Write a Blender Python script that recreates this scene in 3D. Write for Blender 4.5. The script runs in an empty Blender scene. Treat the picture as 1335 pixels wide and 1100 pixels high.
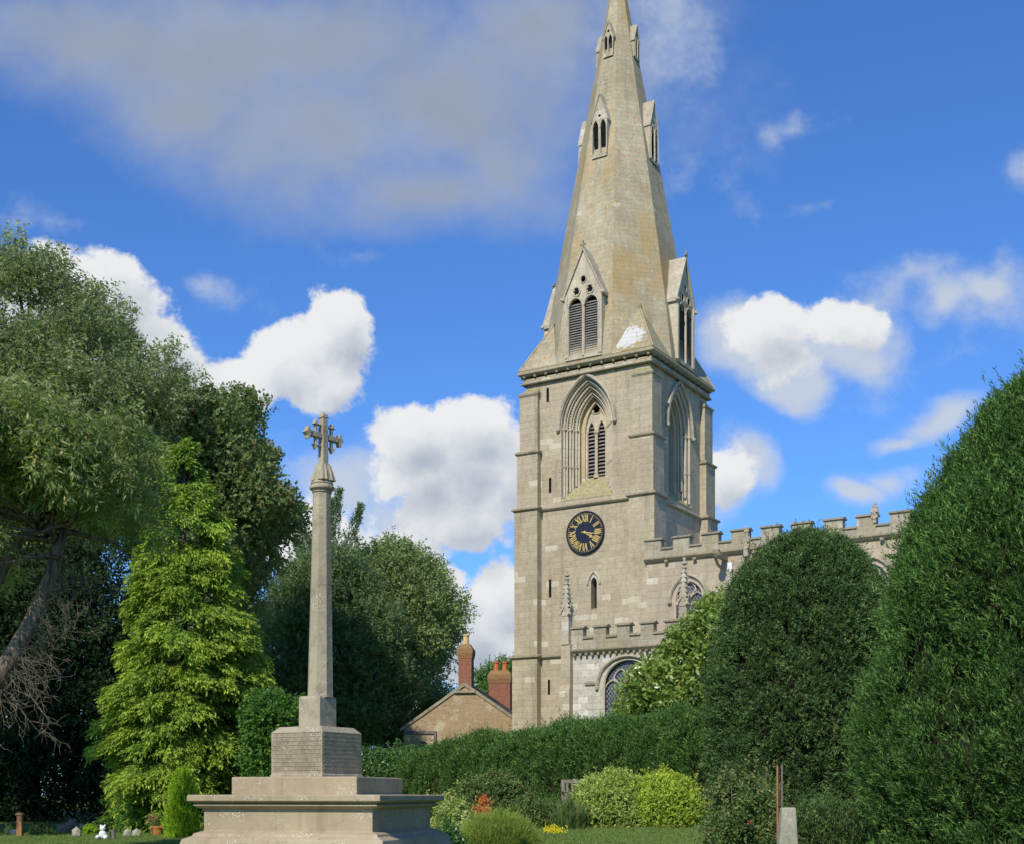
import bpy, math, random
import numpy as np
from mathutils import Vector, Matrix
R = math.radians
random.seed(7)
rng = np.random.default_rng(11)
scene = bpy.context.scene
COL = scene.collection

# ------------------------------------------------------------------ camera, sky, sun, exposure
F, CX, HZ, EYE = 1680.0, 667.5, 1036.0, 1.55
cam_d = bpy.data.cameras.new('camera')
cam = bpy.data.objects.new('camera', cam_d); COL.objects.link(cam)
cam.location = (0, 0, EYE); cam.rotation_euler = (R(90), 0, 0)
cam_d.sensor_width = 36; cam_d.lens = 36 * F / 1335
cam_d.shift_y = (HZ - 550) / 1335
cam_d.clip_start = 0.1; cam_d.clip_end = 9000
scene.camera = cam
SUN_EL, SUN_DIR = 40.0, Vector((-0.39, -0.921, 0)).normalized()
sun_d = bpy.data.lights.new('sun', 'SUN'); sun = bpy.data.objects.new('sun', sun_d); COL.objects.link(sun)
sv = Vector((SUN_DIR.x * math.cos(R(SUN_EL)), SUN_DIR.y * math.cos(R(SUN_EL)), math.sin(R(SUN_EL))))
sun.rotation_euler = sv.to_track_quat('Z', 'Y').to_euler()
sun_d.energy = 4.5; sun_d.angle = R(0.5); sun_d.color = (1.0, 0.93, 0.80)
scene.view_settings.view_transform = 'Standard'
scene.view_settings.look = 'None'
scene.view_settings.exposure = 0.0
scene.view_settings.gamma = 1.0
scene.cycles.max_bounces = 4
scene.cycles.transparent_max_bounces = 6

class NT:
    """small node-tree writer"""
    def __init__(s, tree): s.t = tree
    def n(s, typ, **kw):
        nd = s.t.nodes.new(typ)
        for k, v in kw.items(): setattr(nd, k, v)
        return nd
    def link(s, a, b): s.t.links.new(a, b)
    def put(s, sock, v):
        if isinstance(v, bpy.types.NodeSocket): s.link(v, sock)
        elif v is not None: sock.default_value = v
    def m(s, op, a, b=None, c=None, clamp=False):
        nd = s.n('ShaderNodeMath', operation=op, use_clamp=clamp)
        for i, v in enumerate((a, b, c)): s.put(nd.inputs[i], v)
        return nd.outputs[0]
    def v(s, op, a, b=None, scale=None):
        nd = s.n('ShaderNodeVectorMath', operation=op)
        s.put(nd.inputs[0], a); s.put(nd.inputs[1], b)
        if scale is not None: s.put(nd.inputs['Scale'], scale)
        return nd.outputs['Value'] if op in ('LENGTH', 'DOT_PRODUCT', 'DISTANCE') else nd.outputs[0]
    def mix(s, f, a, b, blend='MIX'):
        nd = s.n('ShaderNodeMix', data_type='RGBA', blend_type=blend)
        s.put(nd.inputs[0], f); s.put(nd.inputs[6], a); s.put(nd.inputs[7], b)
        return nd.outputs[2]
    def ss(s, x, lo, hi, a=0.0, b=1.0):
        nd = s.n('ShaderNodeMapRange', interpolation_type='SMOOTHSTEP')
        s.put(nd.inputs[0], x); nd.inputs[1].default_value = lo; nd.inputs[2].default_value = hi
        nd.inputs[3].default_value = a; nd.inputs[4].default_value = b
        return nd.outputs[0]
    def noise(s, vec, scale, detail=4, rough=0.55, out='Fac'):
        nd = s.n('ShaderNodeTexNoise'); s.put(nd.inputs['Vector'], vec)
        nd.inputs['Scale'].default_value = scale; nd.inputs['Detail'].default_value = detail
        nd.inputs['Roughness'].default_value = rough
        return nd.outputs[out]

def c4(c): return (c[0], c[1], c[2], 1.0)

# ---- sky: Nishita sky with clouds laid out by direction
world = bpy.data.worlds.new('World'); scene.world = world; world.use_nodes = True
wt = world.node_tree; wt.nodes.clear(); w = NT(wt)
SKY_STR = 0.10
def cloud_group(name, blobs, warp, amp, nscale, k):
    g = bpy.data.node_groups.new(name, 'ShaderNodeTree')
    g.interface.new_socket('Vector', in_out='INPUT', socket_type='NodeSocketVector')
    g.interface.new_socket('Field', in_out='OUTPUT', socket_type='NodeSocketFloat')
    q = NT(g); gi = q.n('NodeGroupInput'); go = q.n('NodeGroupOutput'); P = gi.outputs[0]
    nz = q.noise(P, nscale * 0.45, 3, 0.5, 'Color')
    off = q.v('SCALE', q.v('SUBTRACT', nz, (0.5, 0.5, 0.5)), scale=warp)
    W = q.v('ADD', P, off)
    f = None
    for (cx, cy, rx, ry, wgt) in blobs:
        c = ((cx - CX) / F, (HZ - cy) / F, 0)
        d = q.v('MULTIPLY', q.v('SUBTRACT', W, c), (F / (rx * 1.13), F / (ry * 1.13), 0))
        e = q.m('MULTIPLY', q.m('SUBTRACT', 1.0, q.v('LENGTH', d)), wgt)
        f = e if f is None else q.m('SMOOTH_MAX', f, e, k)
    n1 = q.noise(P, nscale, 11, 0.64)
    f = q.m('ADD', f, q.m('MULTIPLY', q.m('SUBTRACT', n1, 0.5), amp))
    q.link(f, go.inputs[0]); return g
tc = w.n('ShaderNodeTexCoord'); D = tc.outputs['Generated']
sep = w.n('ShaderNodeSeparateXYZ'); w.link(D, sep.inputs[0])
yy = w.m('MAXIMUM', sep.outputs[1], 0.05)
comb = w.n('ShaderNodeCombineXYZ')
w.link(w.m('DIVIDE', sep.outputs[0], yy), comb.inputs[0]); w.link(w.m('DIVIDE', sep.outputs[2], yy), comb.inputs[1])
P0 = comb.outputs[0]
CUM = [(60, 385, 95, 72, 1), (130, 400, 90, 68, 1), (20, 380, 80, 60, 1), (190, 440, 60, 45, 1), (150, 470, 120, 60, 1),
       (445, 425, 42, 55, 1), (375, 462, 62, 50, 1), (300, 500, 75, 48, 1), (425, 488, 50, 52, 1), 
       (535, 562, 46, 46, 1), (615, 562, 62, 50, 1), (600, 605, 92, 66, 1), (540, 612, 52, 56, 1), (650, 620, 70, 80, 1),
       (600, 670, 90, 40, 1),  (400, 700, 80, 60, .8), (520, 720, 60, 30, .8),
       (655, 780, 60, 52, 1), (600, 830, 90, 75, 1), (660, 860, 90, 60, 1), (560, 760, 60, 30, .8),
       (1010, 430, 62, 38, .8), (1085, 418, 60, 34, .7), (1025, 475, 40, 32, .7), (948, 602, 38, 44, .8)]
GRY = [(330, 60, 420, 130, 1), (120, 50, 260, 95, 1), (560, 120, 330, 150, 1), (420, 170, 270, 120, 1), (560, 250, 190, 75, 1),
       (220, 150, 110, 70, 1), (720, 40, 160, 130, .9), (650, 200, 120, 110, .9), (830, 60, 100, 120, .45)]
WSP = [(1000, 430, 105, 60, 1.7), (1085, 425, 110, 60, 1.6), (1030, 482, 70, 50, 1.6), (1130, 450, 70, 45, 1.2), (948, 602, 60, 66, 1.6), (925, 645, 50, 45, 1.3), (560, 685, 170, 60, 1.3), (420, 640, 110, 80, 1.2), (1240, 530, 75, 34, 1.3), (1190, 552, 50, 24, 1.1), (1130, 625, 75, 17, 1.2), (1190, 612, 60, 30, 1.0), (1265, 385, 50, 34, 1.2), (1215, 385, 60, 36, .9), (1115, 380, 60, 40, .9), (840, 90, 110, 170, .8), (1060, 150, 50, 20, .5), (1330, 225, 60, 45, .7), (60, 260, 90, 25, .45), (275, 370, 110, 34, .6), (1180, 350, 90, 35, .5),
       (1270, 390, 70, 60, .7), (1240, 455, 80, 26, .5), (1150, 470, 60, 50, .5), (400, 620, 120, 70, .6), (560, 700, 160, 50, .6),
       (1100, 240, 140, 12, .25), (960, 210, 60, 40, .3), (1150, 625, 110, 24, .6), (470, 320, 60, 25, .4)]
gc = cloud_group('cumulus_field', CUM, 0.05, 1.55, 20.0, 0.12)
gg = cloud_group('grey_cloud_field', GRY, 0.16, 1.7, 6.5, 0.45)
gw = cloud_group('wisp_field', WSP, 0.12, 2.0, 14.0, 0.2)
def field(g, vec):
    nd = w.n('ShaderNodeGroup'); nd.node_tree = g; w.link(vec, nd.inputs[0]); return nd.outputs[0]
fc = field(gc, P0); fcs = field(gc, w.v('ADD', P0, (-0.012, 0.024, 0)))
fg = field(gg, P0); fw = field(gw, P0)
front = w.ss(sep.outputs[1], 0.06, 0.2)
mc = w.m('MULTIPLY', w.ss(fc, 0.0, 0.26), front)
mg = w.m('MULTIPLY', w.ss(fg, -0.15, 0.95, 0, 0.92), front)
mw = w.m('MULTIPLY', w.ss(fw, 0.1, 1.1, 0, 0.9), front)
lit = w.ss(w.m('ADD', w.m('MULTIPLY', w.m('SUBTRACT', fc, fcs), .55), w.m('ADD', w.m('MULTIPLY', w.m('SUBTRACT', 0.45, fc), 0.5), w.m('MULTIPLY', w.m('SUBTRACT', w.noise(P0, 8.0, 7, .6), .5), .9))), -0.5, 0.36)
sky = w.n('ShaderNodeTexSky', sky_type='NISHITA'); sky.sun_disc = False
sky.sun_elevation = R(SUN_EL); sky.sun_rotation = math.atan2(SUN_DIR.x, SUN_DIR.y)
sky.air_density = 1.0; sky.dust_density = 0.3; sky.ozone_density = 2.2; sky.altitude = 100
k = 1.0 / SKY_STR
skyc = w.mix(1.0, sky.outputs[0], (0.62, 1.07, 1.72, 1), 'MULTIPLY')
cumc = w.mix(lit, (0.40 * k, 0.46 * k, 0.56 * k, 1), (0.84 * k, 0.85 * k, 0.86 * k, 1))
n_g = w.noise(P0, 9.0, 8, 0.62)
gryc = w.mix(w.ss(w.m('ADD', fg, w.m('MULTIPLY', w.m('SUBTRACT', n_g, 0.5), 1.8)), 0.0, 1.2), (0.37 * k, 0.44 * k, 0.60 * k, 1), (0.325 * k, 0.365 * k, 0.45 * k, 1))
c = w.mix(mw, skyc, (0.58 * k, 0.64 * k, 0.73 * k, 1))
c = w.mix(mc, c, cumc)
c = w.mix(mg, c, gryc)
bg = w.n('ShaderNodeBackground'); w.link(c, bg.inputs[0]); bg.inputs[1].default_value = SKY_STR
wo = w.n('ShaderNodeOutputWorld'); w.link(bg.outputs[0], wo.inputs[0])

# ------------------------------------------------------------------ helpers
def W(px, py, Y): return np.array([(px - CX) / F * Y, Y, EYE + (HZ - py) / F * Y])
def sm(t): t = np.clip(t, 0, 1); return t * t * (3 - 2 * t)
def gz(x, y):
    x = np.asarray(x, float); y = np.asarray(y, float)
    left = 0.42 * np.clip((y - 14) / 31, 0, 1)
    right = 1.0 * sm((y - 11) / 18)
    t = sm((x + 3.2 + 0.0 * y) / 3.0)
    g = left * (1 - t) + right * t
    far = sm((y - 45) / 25)
    return g * (1 - far) + 0.9 * far

def tag(o, label=None, cat=None, group=None, kind=None):
    if label: o['label'] = label
    if cat: o['category'] = cat
    if group: o['group'] = group
    if kind: o['kind'] = kind
    return o
def empty(name, loc, rz=0, **kw):
    o = bpy.data.objects.new(name, None); COL.objects.link(o); o.location = loc; o.rotation_euler = (0, 0, rz)
    o.empty_display_size = 0.3
    return tag(o, **kw)
def link_mesh(name, me, parent=None):
    o = bpy.data.objects.new(name, me); COL.objects.link(o)
    if parent: o.parent = parent
    return o

class MB:
    def __init__(s): s.v = []; s.f = []; s.mi = []; s.T = Matrix.Identity(4); s.cur = 0
    def add(s, vs, fs):
        b = len(s.v)
        for p in vs: s.v.append(tuple(s.T @ Vector(p)))
        for f in fs: s.f.append([b + i for i in f]); s.mi.append(s.cur)
    def box(s, x0, x1, y0, y1, z0, z1):
        s.add([(x0, y0, z0), (x1, y0, z0), (x1, y1, z0), (x0, y1, z0), (x0, y0, z1), (x1, y0, z1), (x1, y1, z1), (x0, y1, z1)],
              [(0, 3, 2, 1), (4, 5, 6, 7), (0, 1, 5, 4), (1, 2, 6, 5), (2, 3, 7, 6), (3, 0, 4, 7)])
    def frustum(s, cx, cy, z0, z1, a0, b0, a1, b1, dx=0, dy=0):
        s.add([(cx - a0, cy - b0, z0), (cx + a0, cy - b0, z0), (cx + a0, cy + b0, z0), (cx - a0, cy + b0, z0),
               (cx + dx - a1, cy + dy - b1, z1), (cx + dx + a1, cy + dy - b1, z1), (cx + dx + a1, cy + dy + b1, z1), (cx + dx - a1, cy + dy + b1, z1)],
              [(0, 3, 2, 1), (4, 5, 6, 7), (0, 1, 5, 4), (1, 2, 6, 5), (2, 3, 7, 6), (3, 0, 4, 7)])
    def prism(s, pts, axis, a, b):
        """pts: 2-D outline extruded along axis ('x': pts are (y,z); 'y': (x,z); 'z': (x,y))"""
        n = len(pts)
        def mk(p, t): return {'x': (t, p[0], p[1]), 'y': (p[0], t, p[1]), 'z': (p[0], p[1], t)}[axis]
        vs = [mk(p, a) for p in pts] + [mk(p, b) for p in pts]
        s.add(vs, [tuple(range(n))[::-1], tuple(range(n, 2 * n))] + [(i, (i + 1) % n, n + (i + 1) % n, n + i) for i in range(n)])
    def tube(s, pts, rad, n=8, caps=True, ph=0):
        pts = [Vector(p) for p in pts]; m = len(pts)
        if not hasattr(rad, '__len__'): rad = [rad] * m
        vs = []; up = None
        for i, p in enumerate(pts):
            d = (pts[min(i + 1, m - 1)] - pts[max(i - 1, 0)])
            if d.length < 1e-9: d = Vector((0, 0, 1))
            d.normalize()
            if up is None:
                up = d.orthogonal().normalized()
            up = (up - d * up.dot(d)); up.normalize() if up.length > 1e-6 else None
            sd = d.cross(up)
            for j in range(n):
                a = 2 * math.pi * j / n + ph
                vs.append(p + (up * math.cos(a) + sd * math.sin(a)) * rad[i])
        fs = []
        for i in range(m - 1):
            for j in range(n):
                a, b = i * n + j, i * n + (j + 1) % n
                fs.append((a, b, b + n, a + n))
        if caps: fs.append(tuple(range(n))[::-1]); fs.append(tuple(range((m - 1) * n, m * n)))
        s.add(vs, fs)
    def lathe(s, prof, cx, cy, n=16, ph=0.0, sq=1.0):
        """prof: (r, z) list"""
        vs = []; m = len(prof)
        for r, z in prof:
            for j in range(n):
                a = 2 * math.pi * j / n + ph
                vs.append((cx + r * math.cos(a), cy + r * math.sin(a), z))
        fs = [(i * n + j, i * n + (j + 1) % n, (i + 1) * n + (j + 1) % n, (i + 1) * n + j) for i in range(m - 1) for j in range(n)]
        fs.append(tuple(range(n))[::-1]); fs.append(tuple(range((m - 1) * n, m * n)))
        s.add(vs, fs)
    def blob(s, c, r, seed=0, sub=1):
        import bmesh
        bm = bmesh.new(); bmesh.ops.create_icosphere(bm, subdivisions=sub, radius=1)
        rr = random.Random(seed)
        r = r if hasattr(r, '__len__') else (r, r, r)
        vs = [(c[0] + v.co.x * r[0] * rr.uniform(.8, 1.15), c[1] + v.co.y * r[1] * rr.uniform(.8, 1.15), c[2] + v.co.z * r[2] * rr.uniform(.8, 1.15)) for v in bm.verts]
        fs = [tuple(v.index for v in f.verts) for f in bm.faces]
        bm.free(); s.add(vs, fs)
    def build(s, name, mats, parent=None, smooth=False, bevel=0):
        me = bpy.data.meshes.new(name)
        me.from_pydata(s.v, [], s.f)
        if not isinstance(mats, (list, tuple)): mats = [mats]
        for m_ in mats: me.materials.append(m_)
        me.polygons.foreach_set('material_index', s.mi)
        me.validate(); me.update()
        if smooth: me.polygons.foreach_set('use_smooth', [True] * len(me.polygons))
        o = link_mesh(name, me, parent)
        if bevel:
            b = o.modifiers.new('bevel', 'BEVEL'); b.width = bevel; b.segments = 2; b.limit_method = 'ANGLE'
        return o

def rotm(k): return Matrix.Rotation(k * math.pi / 2, 4, 'Z')

# ------------------------------------------------------------------ materials
def new_mat(name):
    m = bpy.data.materials.new(name); m.use_nodes = True; m.node_tree.nodes.clear()
    q = NT(m.node_tree); bs = q.n('ShaderNodeBsdfPrincipled'); out = q.n('ShaderNodeOutputMaterial')
    q.link(bs.outputs[0], out.inputs[0]); return m, q, bs, out

def wall_uv(q):
    t = q.n('ShaderNodeTexCoord'); o = q.n('ShaderNodeSeparateXYZ'); q.link(t.outputs['Object'], o.inputs[0])
    nn = q.n('ShaderNodeSeparateXYZ'); q.link(t.outputs['Normal'], nn.inputs[0])
    u = q.m('SUBTRACT', q.m('MULTIPLY', o.outputs[1], nn.outputs[0]), q.m('MULTIPLY', o.outputs[0], nn.outputs[1]))
    return t.outputs['Object'], u, o.outputs[2]

def stone(name, c1, c2, bw=0.62, bh=0.30, pale=0.05, palec=(0.55, 0.50, 0.40), joint=0.012, jointdark=0.72, lichen=None, moss=None,
          stain=0.5, rough=0.9, bump=0.5, white=None, blockvar=0.22, course_var=0.0, patch=None, speck=0.0, specks=14):
    m, q, bs, out = new_mat(name)
    obj, u, v = wall_uv(q)
    n2 = q.noise(obj, 0.35, 5, 0.6); n3 = q.noise(obj, 6.0, 6, 0.65); n4 = q.noise(obj, 28.0, 3, 0.6)
    wob = q.m('MULTIPLY', q.m('SUBTRACT', q.noise(obj, 2.2, 2), 0.5), 0.03)
    v_ = q.m('ADD', q.m('DIVIDE', v, bh), q.m('DIVIDE', wob, bh))
    row = q.m('FLOOR', v_)
    wn0 = q.n('ShaderNodeTexWhiteNoise', noise_dimensions='1D'); q.link(row, wn0.inputs['W'])
    wscale = q.m('MULTIPLY_ADD', wn0.outputs[0], 0.5, 0.75)
    u_ = q.m('ADD', q.m('MULTIPLY', q.m('DIVIDE', u, bw), wscale), q.m('MULTIPLY', wn0.outputs[0], 7.3))
    col = q.m('FLOOR', u_)
    cb = q.n('ShaderNodeCombineXYZ'); q.link(col, cb.inputs[0]); q.link(row, cb.inputs[1])
    wn = q.n('ShaderNodeTexWhiteNoise', noise_dimensions='2D'); q.link(cb.outputs[0], wn.inputs['Vector'])
    rnd = wn.outputs['Value']
    sp = q.n('ShaderNodeSeparateColor'); q.link(wn.outputs['Color'], sp.inputs[0]); rnd2 = sp.outputs[1]
    fu = q.m('MULTIPLY', q.m('SUBTRACT', 0.5, q.m('ABSOLUTE', q.m('SUBTRACT', q.m('FRACT', u_), 0.5))), bw)
    fv = q.m('MULTIPLY', q.m('SUBTRACT', 0.5, q.m('ABSOLUTE', q.m('SUBTRACT', q.m('FRACT', v_), 0.5))), bh)
    edge = q.m('MINIMUM', fu, fv)
    jm = q.ss(edge, joint * 0.3, joint * 1.6)          # 0 in joint
    basec = q.mix(q.ss(n2, 0.3, 0.7), c4(c1), c4(c2))
    br = q.m('ADD', 1.0 - blockvar / 2, q.m('MULTIPLY', rnd, blockvar))
    cc = q.n('ShaderNodeCombineXYZ'); [q.link(br, cc.inputs[i]) for i in range(3)]
    basec = q.mix(1.0, basec, cc.outputs[0], 'MULTIPLY')
    basec = q.mix(q.m('MULTIPLY', q.ss(rnd2, 1 - pale - .001, 1 - pale), q.ss(n3, .2, .5, .55, .95)), basec, c4(palec))
    basec = q.mix(q.m('MULTIPLY', q.ss(n3, 0.45, 0.72), stain), basec, c4([x * 0.62 for x in c1]))
    basec = q.mix(q.ss(n4, 0.60, 0.75, 0, 0.35), basec, c4([min(1, x * 1.35) for x in c2]))
    stn = q.noise(q.v('MULTIPLY', obj, (2.6, 2.6, .22)), 1.0, 6, .65)
    basec = q.mix(q.ss(stn, .50, .74, 0, .5), basec, c4([x * .52 for x in c1]))
    basec = q.mix(q.ss(stn, .44, .30, 0, .28), basec, c4([min(1, x * 1.22) for x in c2]))
    if speck:
        vz = q.n('ShaderNodeTexVoronoi'); q.link(obj, vz.inputs['Vector']); vz.inputs['Scale'].default_value = specks
        basec = q.mix(q.m('MULTIPLY', q.ss(vz.outputs['Distance'], 0.34, 0.2), q.ss(q.noise(obj, 3.1, 3), .5, .62, 0, speck)), basec, (0.66, 0.63, 0.56, 1))
    if lichen:
        vo = q.n('ShaderNodeTexVoronoi'); q.link(obj, vo.inputs['Vector']); vo.inputs['Scale'].default_value = 3.4
        lm = q.m('MULTIPLY', q.ss(vo.outputs['Distance'], 0.26, 0.14), q.ss(q.noise(obj, 0.8, 4), 0.44, 0.56, 0, 1.0))
        basec = q.mix(q.m('MULTIPLY', lm, 0.95), basec, c4(lichen))
        lm2 = q.ss(q.noise(q.v('MULTIPLY', obj, (1, 1, .45)), 0.45, 6, 0.6), 0.50, 0.66, 0, 0.55)
        basec = q.mix(lm2, basec, c4([lichen[0] * .85, lichen[1] * 1.0, lichen[2] * 1.3]))
    if moss:   # (color, zlo, zhi): moss on weathered sills
        nn = q.n('ShaderNodeSeparateXYZ'); q.link(q.n('ShaderNodeTexCoord').outputs['Normal'], nn.inputs[0])
        basec = q.mix(q.m('MULTIPLY', q.ss(nn.outputs[2], 0.25, 0.55), q.ss(n3, 0.3, 0.6, .3, .9)), basec, c4(moss))
    if patch:  # (centre, radius, colour): a stain with a shape of its own
        dd = q.v('LENGTH', q.v('DIVIDE', q.v('SUBTRACT', obj, patch[0]), patch[1]))
        pn = q.m('ADD', dd, q.m('MULTIPLY', q.m('SUBTRACT', q.noise(obj, 4.5, 8, .8), 0.5), 3.2))
        basec = q.mix(q.ss(pn, 1.0, 0.86), basec, c4(patch[2]))
    basec = q.mix(q.m('MULTIPLY', q.m('SUBTRACT', 1.0, jm), 1 - jointdark), basec, c4([x * 0.45 for x in c1]))
    q.link(basec, bs.inputs['Base Color']); bs.inputs['Roughness'].default_value = rough
    bs.inputs['Specular IOR Level'].default_value = 0.2
    h = q.m('ADD', q.m('MULTIPLY', jm, 0.5), q.m('ADD', q.m('MULTIPLY', n3, 0.6), q.m('MULTIPLY', n4, 0.35)))
    bp = q.n('ShaderNodeBump'); bp.inputs['Strength'].default_value = bump; bp.inputs['Distance'].default_value = 0.03
    q.link(h, bp.inputs['Height']); q.link(bp.outputs[0], bs.inputs['Normal'])
    return m

def plain(name, c, rough=0.6, spec=0.3, metal=0, var=0.2, scale=8, bump=0.2):
    m, q, bs, out = new_mat(name)
    t = q.n('ShaderNodeTexCoord').outputs['Object']
    n = q.noise(t, scale, 5, 0.6)
    q.link(q.mix(q.ss(n, 0.3, 0.7), c4([x * (1 - var) for x in c]), c4([min(1, x * (1 + var)) for x in c])), bs.inputs['Base Color'])
    bs.inputs['Roughness'].default_value = rough; bs.inputs['Specular IOR Level'].default_value = spec; bs.inputs['Metallic'].default_value = metal
    if bump:
        bp = q.n('ShaderNodeBump'); bp.inputs['Strength'].default_value = bump; bp.inputs['Distance'].default_value = 0.02
        q.link(n, bp.inputs['Height']); q.link(bp.outputs[0], bs.inputs['Normal'])
    return m

def leafmat(name, ca, cb, cc=None, trans=0.25, rough=0.55, spec=0.25, patchscale=0.5):
    m, q, bs, out = new_mat(name)
    at = q.n('ShaderNodeAttribute', attribute_name='tone')
    col = q.mix(at.outputs['Fac'], c4(ca), c4(cb))
    t = q.n('ShaderNodeTexCoord').outputs['Object']
    n = q.noise(t, patchscale, 3, 0.6)
    col = q.mix(q.ss(n, 0.35, 0.7, 0, 0.40), col, c4([(x + y) * 0.30 for x, y in zip(ca, cb)]))
    if cc: col = q.mix(q.ss(at.outputs['Fac'], 0.90, 0.97, 0, 0.85), col, c4(cc))
    q.link(col, bs.inputs['Base Color']); bs.inputs['Roughness'].default_value = rough
    bs.inputs['Specular IOR Level'].default_value = spec
    tr = q.n('ShaderNodeBsdfTranslucent'); q.link(q.mix(1.0, col, (1.5, 1.6, 0.7, 1), 'MULTIPLY'), tr.inputs[0])
    mx = q.n('ShaderNodeMixShader'); mx.inputs[0].default_value = trans
    q.link(bs.outputs[0], mx.inputs[1]); q.link(tr.outputs[0], mx.inputs[2]); q.link(mx.outputs[0], out.inputs[0])
    return m

M = {}
M['tower'] = stone('tower_ashlar', (0.378, 0.31, 0.205), (0.462, 0.39, 0.27), 0.62, 0.30, pale=0.045, palec=(0.56, 0.50, 0.37), jointdark=.8, blockvar=.15, moss=(0.24, 0.22, 0.07), speck=.3)
M['spire'] = stone('spire_stone', (0.355, 0.298, 0.192), (0.45, 0.388, 0.262), 0.55, 0.24, pale=0.008, lichen=(0.44, 0.235, 0.055), joint=.01, jointdark=.8, blockvar=.14, speck=.8)
M['broach'] = stone('broach_stone', (0.33, 0.28, 0.18), (0.42, 0.35, 0.21), 0.55, 0.24, pale=0.02, lichen=(0.38, 0.26, 0.07), blockvar=.14,
                    patch=((2.15, -3.2, 23.75), (0.95, 1.1, 0.62), (0.54, 0.53, 0.49)))
M['trim'] = stone('carved_stone', (0.38, 0.325, 0.235), (0.48, 0.42, 0.31), 1.1, 0.45, pale=0.05, joint=.008, blockvar=.15, stain=.7)
M['paletrim'] = stone('pale_carved_stone', (0.47, 0.40, 0.29), (0.56, 0.49, 0.37), 1.3, 0.45, pale=0.06, joint=.008, blockvar=.15, stain=.5, moss=(0.26, 0.24, 0.09))
M['orange'] = stone('warm_reveal_stone', (0.45, 0.34, 0.20), (0.52, 0.41, 0.26), 1.1, 0.5, pale=0.05, joint=.008, blockvar=.15, stain=.4)
M['string'] = stone('weathered_string', (0.27, 0.23, 0.16), (0.35, 0.30, 0.21), 0.9, 0.45, pale=0.0, joint=.01, stain=.9, lichen=(0.34, 0.26, 0.09))
M['nave'] = stone('nave_ashlar', (0.40, 0.33, 0.23), (0.46, 0.39, 0.28), 0.7, 0.33, pale=0.04, palec=(.6, .54, .42), speck=.3)
M['aisle'] = stone('aisle_ashlar', (0.44, 0.40, 0.32), (0.56, 0.52, 0.43), 0.62, 0.30, pale=0.08, palec=(.66, .62, .52), stain=.6, speck=.6)
M['parapet'] = stone('parapet_stone', (0.33, 0.28, 0.20), (0.42, 0.37, 0.28), 0.8, 0.4, pale=0.03, stain=.8, lichen=(0.36, 0.30, 0.12), moss=(0.30, 0.23, 0.10))
M['plinth'] = stone('monument_plinth_stone', (0.335, 0.26, 0.16), (0.44, 0.36, 0.235), 1.35, 0.9, pale=0.05, joint=.004, jointdark=.75, blockvar=.14, stain=.35, bump=.35, speck=.8, specks=38)
M['shaft'] = stone('monument_shaft_stone', (0.31, 0.262, 0.175), (0.43, 0.37, 0.255), 4, 4, pale=0.0, joint=.0001, stain=.7, bump=.6, speck=.8, specks=45, blockvar=.02)
M['louvre'] = plain('louvre_slate', (0.22, 0.20, 0.18), 0.8, 0.2, scale=5)
M['dark'] = plain('interior_shade_black', (0.012, 0.012, 0.012), 0.9, 0.05, bump=0)  # near-black colour stands in for unlit space behind openings
M['lead'] = plain('lead', (0.30, 0.31, 0.32), 0.6, 0.4, scale=3)
M['dial'] = plain('clock_blue_black_paint', (0.014, 0.019, 0.034), 0.45, 0.3, var=.3, bump=0)
M['gold'] = plain('clock_gilding', (0.62, 0.42, 0.13), 0.35, 0.5, metal=0.35, var=.25, bump=0)
M['wood'] = plain('weathered_teak', (0.20, 0.17, 0.13), 0.8, 0.2, scale=14)
M['stake'] = plain('rusted_stake', (0.16, 0.13, 0.12), 0.8, 0.2, scale=14)
M['postwood'] = plain('brown_post_wood', (0.30, 0.15, 0.07), 0.8, 0.2, scale=12)
M['terracotta'] = plain('terracotta', (0.48, 0.15, 0.06), 0.7, 0.2)
M['white'] = plain('white_ornament', (0.75, 0.72, 0.68), 0.6, 0.3)
M['greystone'] = stone('grey_post_stone', (0.30, 0.28, 0.20), (0.40, 0.37, 0.27), 4, 4, pale=0, joint=.0001, stain=.7, blockvar=.02, speck=.4)
M['pot'] = plain('buff_chimney_pot', (0.62, 0.45, 0.20), 0.8, 0.2)
def bark(name, c):
    m, q, bs, out = new_mat(name); t = q.n('ShaderNodeTexCoord').outputs['Object']
    n = q.noise(q.v('MULTIPLY', t, (7, 7, 1.6)), 1.6, 6, 0.7)
    q.link(q.mix(q.ss(n, .35, .65), c4([x * .4 for x in c]), c4([x * 1.3 for x in c])), bs.inputs['Base Color'])
    bs.inputs['Roughness'].default_value = .95; bs.inputs['Specular IOR Level'].default_value = .1
    bp = q.n('ShaderNodeBump'); bp.inputs['Strength'].default_value = 1; bp.inputs['Distance'].default_value = .05
    q.link(n, bp.inputs['Height']); q.link(bp.outputs[0], bs.inputs['Normal']); return m
M['shaded_core'] = plain('shaded_twig_core', (0.022, 0.02, 0.012), .95, .02, scale=14, bump=.6)  # brown inner twigs, darkened to paint the shade between sprigs
M['bark'] = bark('bark', (0.20, 0.155, 0.115)); M['darkbark'] = bark('dark_bark', (0.10, 0.085, 0.065)); M['twig'] = bark('twig', (0.20, 0.17, 0.12))

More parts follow.
